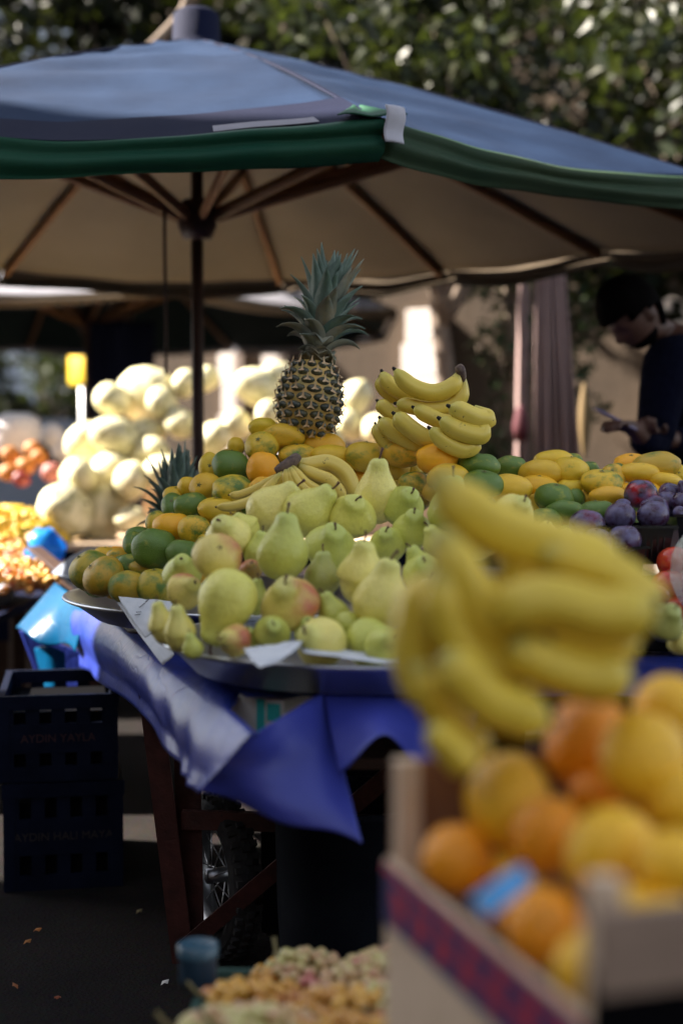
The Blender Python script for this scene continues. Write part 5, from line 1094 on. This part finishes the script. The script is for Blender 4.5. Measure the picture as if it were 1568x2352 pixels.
hip1, hip2 = pv + Vector((-.06, -.10, -.06)), pv + Vector((.06, .10, -.06)); kn1, kn2 = Vector((1.22, 4.82, .50)), Vector((1.34, 5.06, .50)); an1, an2 = Vector((1.27, 4.86, .09)), Vector((1.36, 5.10, .09))
# head: an egg turned down and to the left, with brow, nose, lips, chin, ears
def head_mesh():
    m = MB(); vs = []; nr, ns = 26, 30
    for i in range(nr + 1):
        th = math.pi * i / nr
        for j in range(ns):
            ph = 2 * math.pi * j / ns; d = Vector((math.sin(th) * math.cos(ph), math.sin(th) * math.sin(ph), math.cos(th)))
            p = Vector((d.x * .095, d.y * .074, d.z * .118)); f = max(0, d.x)
            if d.z < 0: p.x *= 1 - .16 * (-d.z) * (1 if d.x < 0 else .2); p.y *= 1 - .30 * (-d.z) ** 1.5
            p.x += f * (.026 * math.exp(-((d.z + .18) / .17) ** 2 - (d.y / .16) ** 2) - .012 * math.exp(-((d.z - .02) / .12) ** 2 - ((abs(d.y) - .33) / .18) ** 2) + .006 * math.exp(-((d.z - .2) / .1) ** 2)
                        + .009 * math.exp(-((d.z + .52) / .08) ** 2 - (d.y / .3) ** 2) + .012 * math.exp(-((d.z + .85) / .15) ** 2 - (d.y / .35) ** 2))
            vs.append(p)
    m.add(vs, [(i * ns + j, (i + 1) * ns + j, (i + 1) * ns + (j + 1) % ns, i * ns + (j + 1) % ns) for i in range(nr) for j in range(ns)])
    for s in (-1, 1):
        e = []; 
        for i in range(9):
            for j in range(12):
                th, ph = math.pi * i / 8, 2 * math.pi * j / 12; e.append((-.012 + .020 * math.sin(th) * math.cos(ph), s * (.075 + .010 * math.sin(th) * math.sin(ph)), -.008 + .034 * math.cos(th)))
        m.add(e, [(i * 12 + j, (i + 1) * 12 + j, (i + 1) * 12 + (j + 1) % 12, i * 12 + (j + 1) % 12) for i in range(8) for j in range(12)])
    return m
HR_ = Matrix.Translation(hd) @ Matrix.Rotation(R(203), 4, 'Z') @ Matrix.Rotation(R(48), 4, 'Y')
hm = head_mesh(); hm.v = [tuple(HR_ @ Vector(v)) for v in hm.v]; hme = hm.mesh('head', M['skin'])
nodes = [(pv, .13), (pv.lerp(ch, .4), (.15, .12)), (ch, (.17, .13)), (nk, .058), (hd + Vector((.03, .02, -.02)), .052),
 (sh1, .07), (el1, .045), (wr1, .030), (sh2, .07), (el2, .045), (wr2, .030), (hip1, .10), (kn1, .065), (an1, .045), (an1 + Vector((-.14, -.05, -.05)), .03), (hip2, .10), (kn2, .065), (an2, .045), (an2 + Vector((-.14, -.05, -.05)), .03)]
edges = [(0, 1), (1, 2), (2, 3), (3, 4), (2, 5), (5, 6), (6, 7), (2, 8), (8, 9), (9, 10), (0, 11), (11, 12), (12, 13), (13, 14), (0, 15), (15, 16), (16, 17), (17, 18)]
# hands: palm and five fingers curled round the phone
ph0 = P(1410, 962, Z0 - .28)
def hand(w, target, side, base):
    d = (target - w).normalized(); s = Vector((0, 0, 1)).cross(d).normalized() * side; u = d.cross(s).normalized(); palm = w + d * .055; nodes.append((palm, (.034, .016))); pi = len(nodes) - 1; edges.append((base, pi))
    for k in range(4):
        o0 = s * (-.027 + k * .018); L = (.030, .034, .032, .025)[k]; a = palm + d * .035 + o0; b = a + d * L + u * -.004; c = b + d * L * .5 - u * L * .7; e = c - d * L * .4 - u * L * .35
        i0 = len(nodes); nodes.extend([(a, .0095), (b, .0088), (c, .0082), (e, .0075)]); edges.extend([(pi, i0), (i0, i0 + 1), (i0 + 1, i0 + 2), (i0 + 2, i0 + 3)])
    a = w + d * .028 - s * .036; b = a + d * .028 - s * .012 - u * .012; c = b + d * .024 - u * .012; i0 = len(nodes); nodes.extend([(a, .012), (b, .0105), (c, .009)]); edges.extend([(pi, i0), (i0, i0 + 1), (i0 + 1, i0 + 2)])
hand(wr1, ph0 + Vector((.03, 0, -.02)), 1, 7); hand(wr2, ph0 + Vector((.10, .03, -.03)), -1, 10)
skin_mesh(nodes, edges, 'body', M['skin'], man, 2, [hme], .007)
# hair: shell over the crown, back and sides of the head
hm = head_mesh(); hv = []
for v in hm.v[:27 * 30]:
    d = Vector((v[0] / .095, v[1] / .074, v[2] / .118)); hv.append(Vector(v) * 1.0)
m = MB(); nr, ns = 26, 30
def keep(i, j):
    p = hm.v[i * ns + j]; x, z = p[0], p[2]; return z > .050 or (x < .055 and z > .028) or (x < .0 and z > -.0) or (x < -.03 and z > -.075)
vs = [HR_ @ (Vector(p) + Vector(p).normalized() * (.016 + .012 * max(0, p[2] / .118) + .006 * noise.noise(Vector(p) * 40))) for p in hm.v[:27 * 30]]
fs = [(i * ns + j, (i + 1) * ns + j, (i + 1) * ns + (j + 1) % ns, i * ns + (j + 1) % ns) for i in range(nr) for j in range(ns) if keep(i, j)]
m.add(vs, fs); hr = m.build('hair', M['hair'], man); solid(hr, .02)
m = MB(); vs = [HR_ @ (Vector(p) * 1.03) for p in hm.v[:27 * 30]]
fs = [(i * ns + j, (i + 1) * ns + j, (i + 1) * ns + (j + 1) % ns, i * ns + (j + 1) % ns) for i in range(nr) for j in range(ns) if hm.v[i * ns + j][2] < -.062 and hm.v[i * ns + j][0] > .0]
m.add(vs, fs); solid(m.build('beard', M['hair'], man), .008)
sn = [(pv + Vector((0, 0, .0)), (.17, .145)), (pv.lerp(ch, .4), (.18, .145)), (ch, (.195, .15)), (nk.lerp(ch, .35), .09), (sh1, .092), (el1, .066), (wr1.lerp(el1, .25), .048), (sh2, .092), (el2, .066), (wr2.lerp(el2, .25), .048)]
skin_mesh(sn, [(0, 1), (1, 2), (2, 3), (2, 4), (4, 5), (5, 6), (2, 7), (7, 8), (8, 9)], 'shirt', M['shirt'], man, 2, None, .01)
tn = [(pv, (.16, .14)), (hip1, .12), (kn1, .085), (an1, .07), (hip2, .12), (kn2, .085), (an2, .07)]
skin_mesh(tn, [(0, 1), (1, 2), (2, 3), (0, 4), (4, 5), (5, 6)], 'trousers', M['trousers'], man, 2, None, .012)
for a_ in (an1, an2):
    m = MB(); m.tube(spline([a_ + Vector((.05, .02, -.055)), a_ + Vector((-.05, -.02, -.05)), a_ + Vector((-.20, -.07, -.06))], 6), [.03, .045, .05, .05, .048, .045, .03], 10, flat=.7); m.build('shoe', M['black'], man)
pho = empty('smartphone', ph0, (R(8), R(26), R(8)), 'slim phone with a pale violet screen in the bending man\'s hands', 'phone'); m = MB(); m.box((0, 0, 0), (.145, .072, .009), bev=.003); m.build('phone_body', M['phone'], pho); m = MB(); m.box((0, 0, .0052), (.132, .062, .0012)); m.build('screen', M['screen'], pho, smooth=False)
print('objects', len(COL.objects))
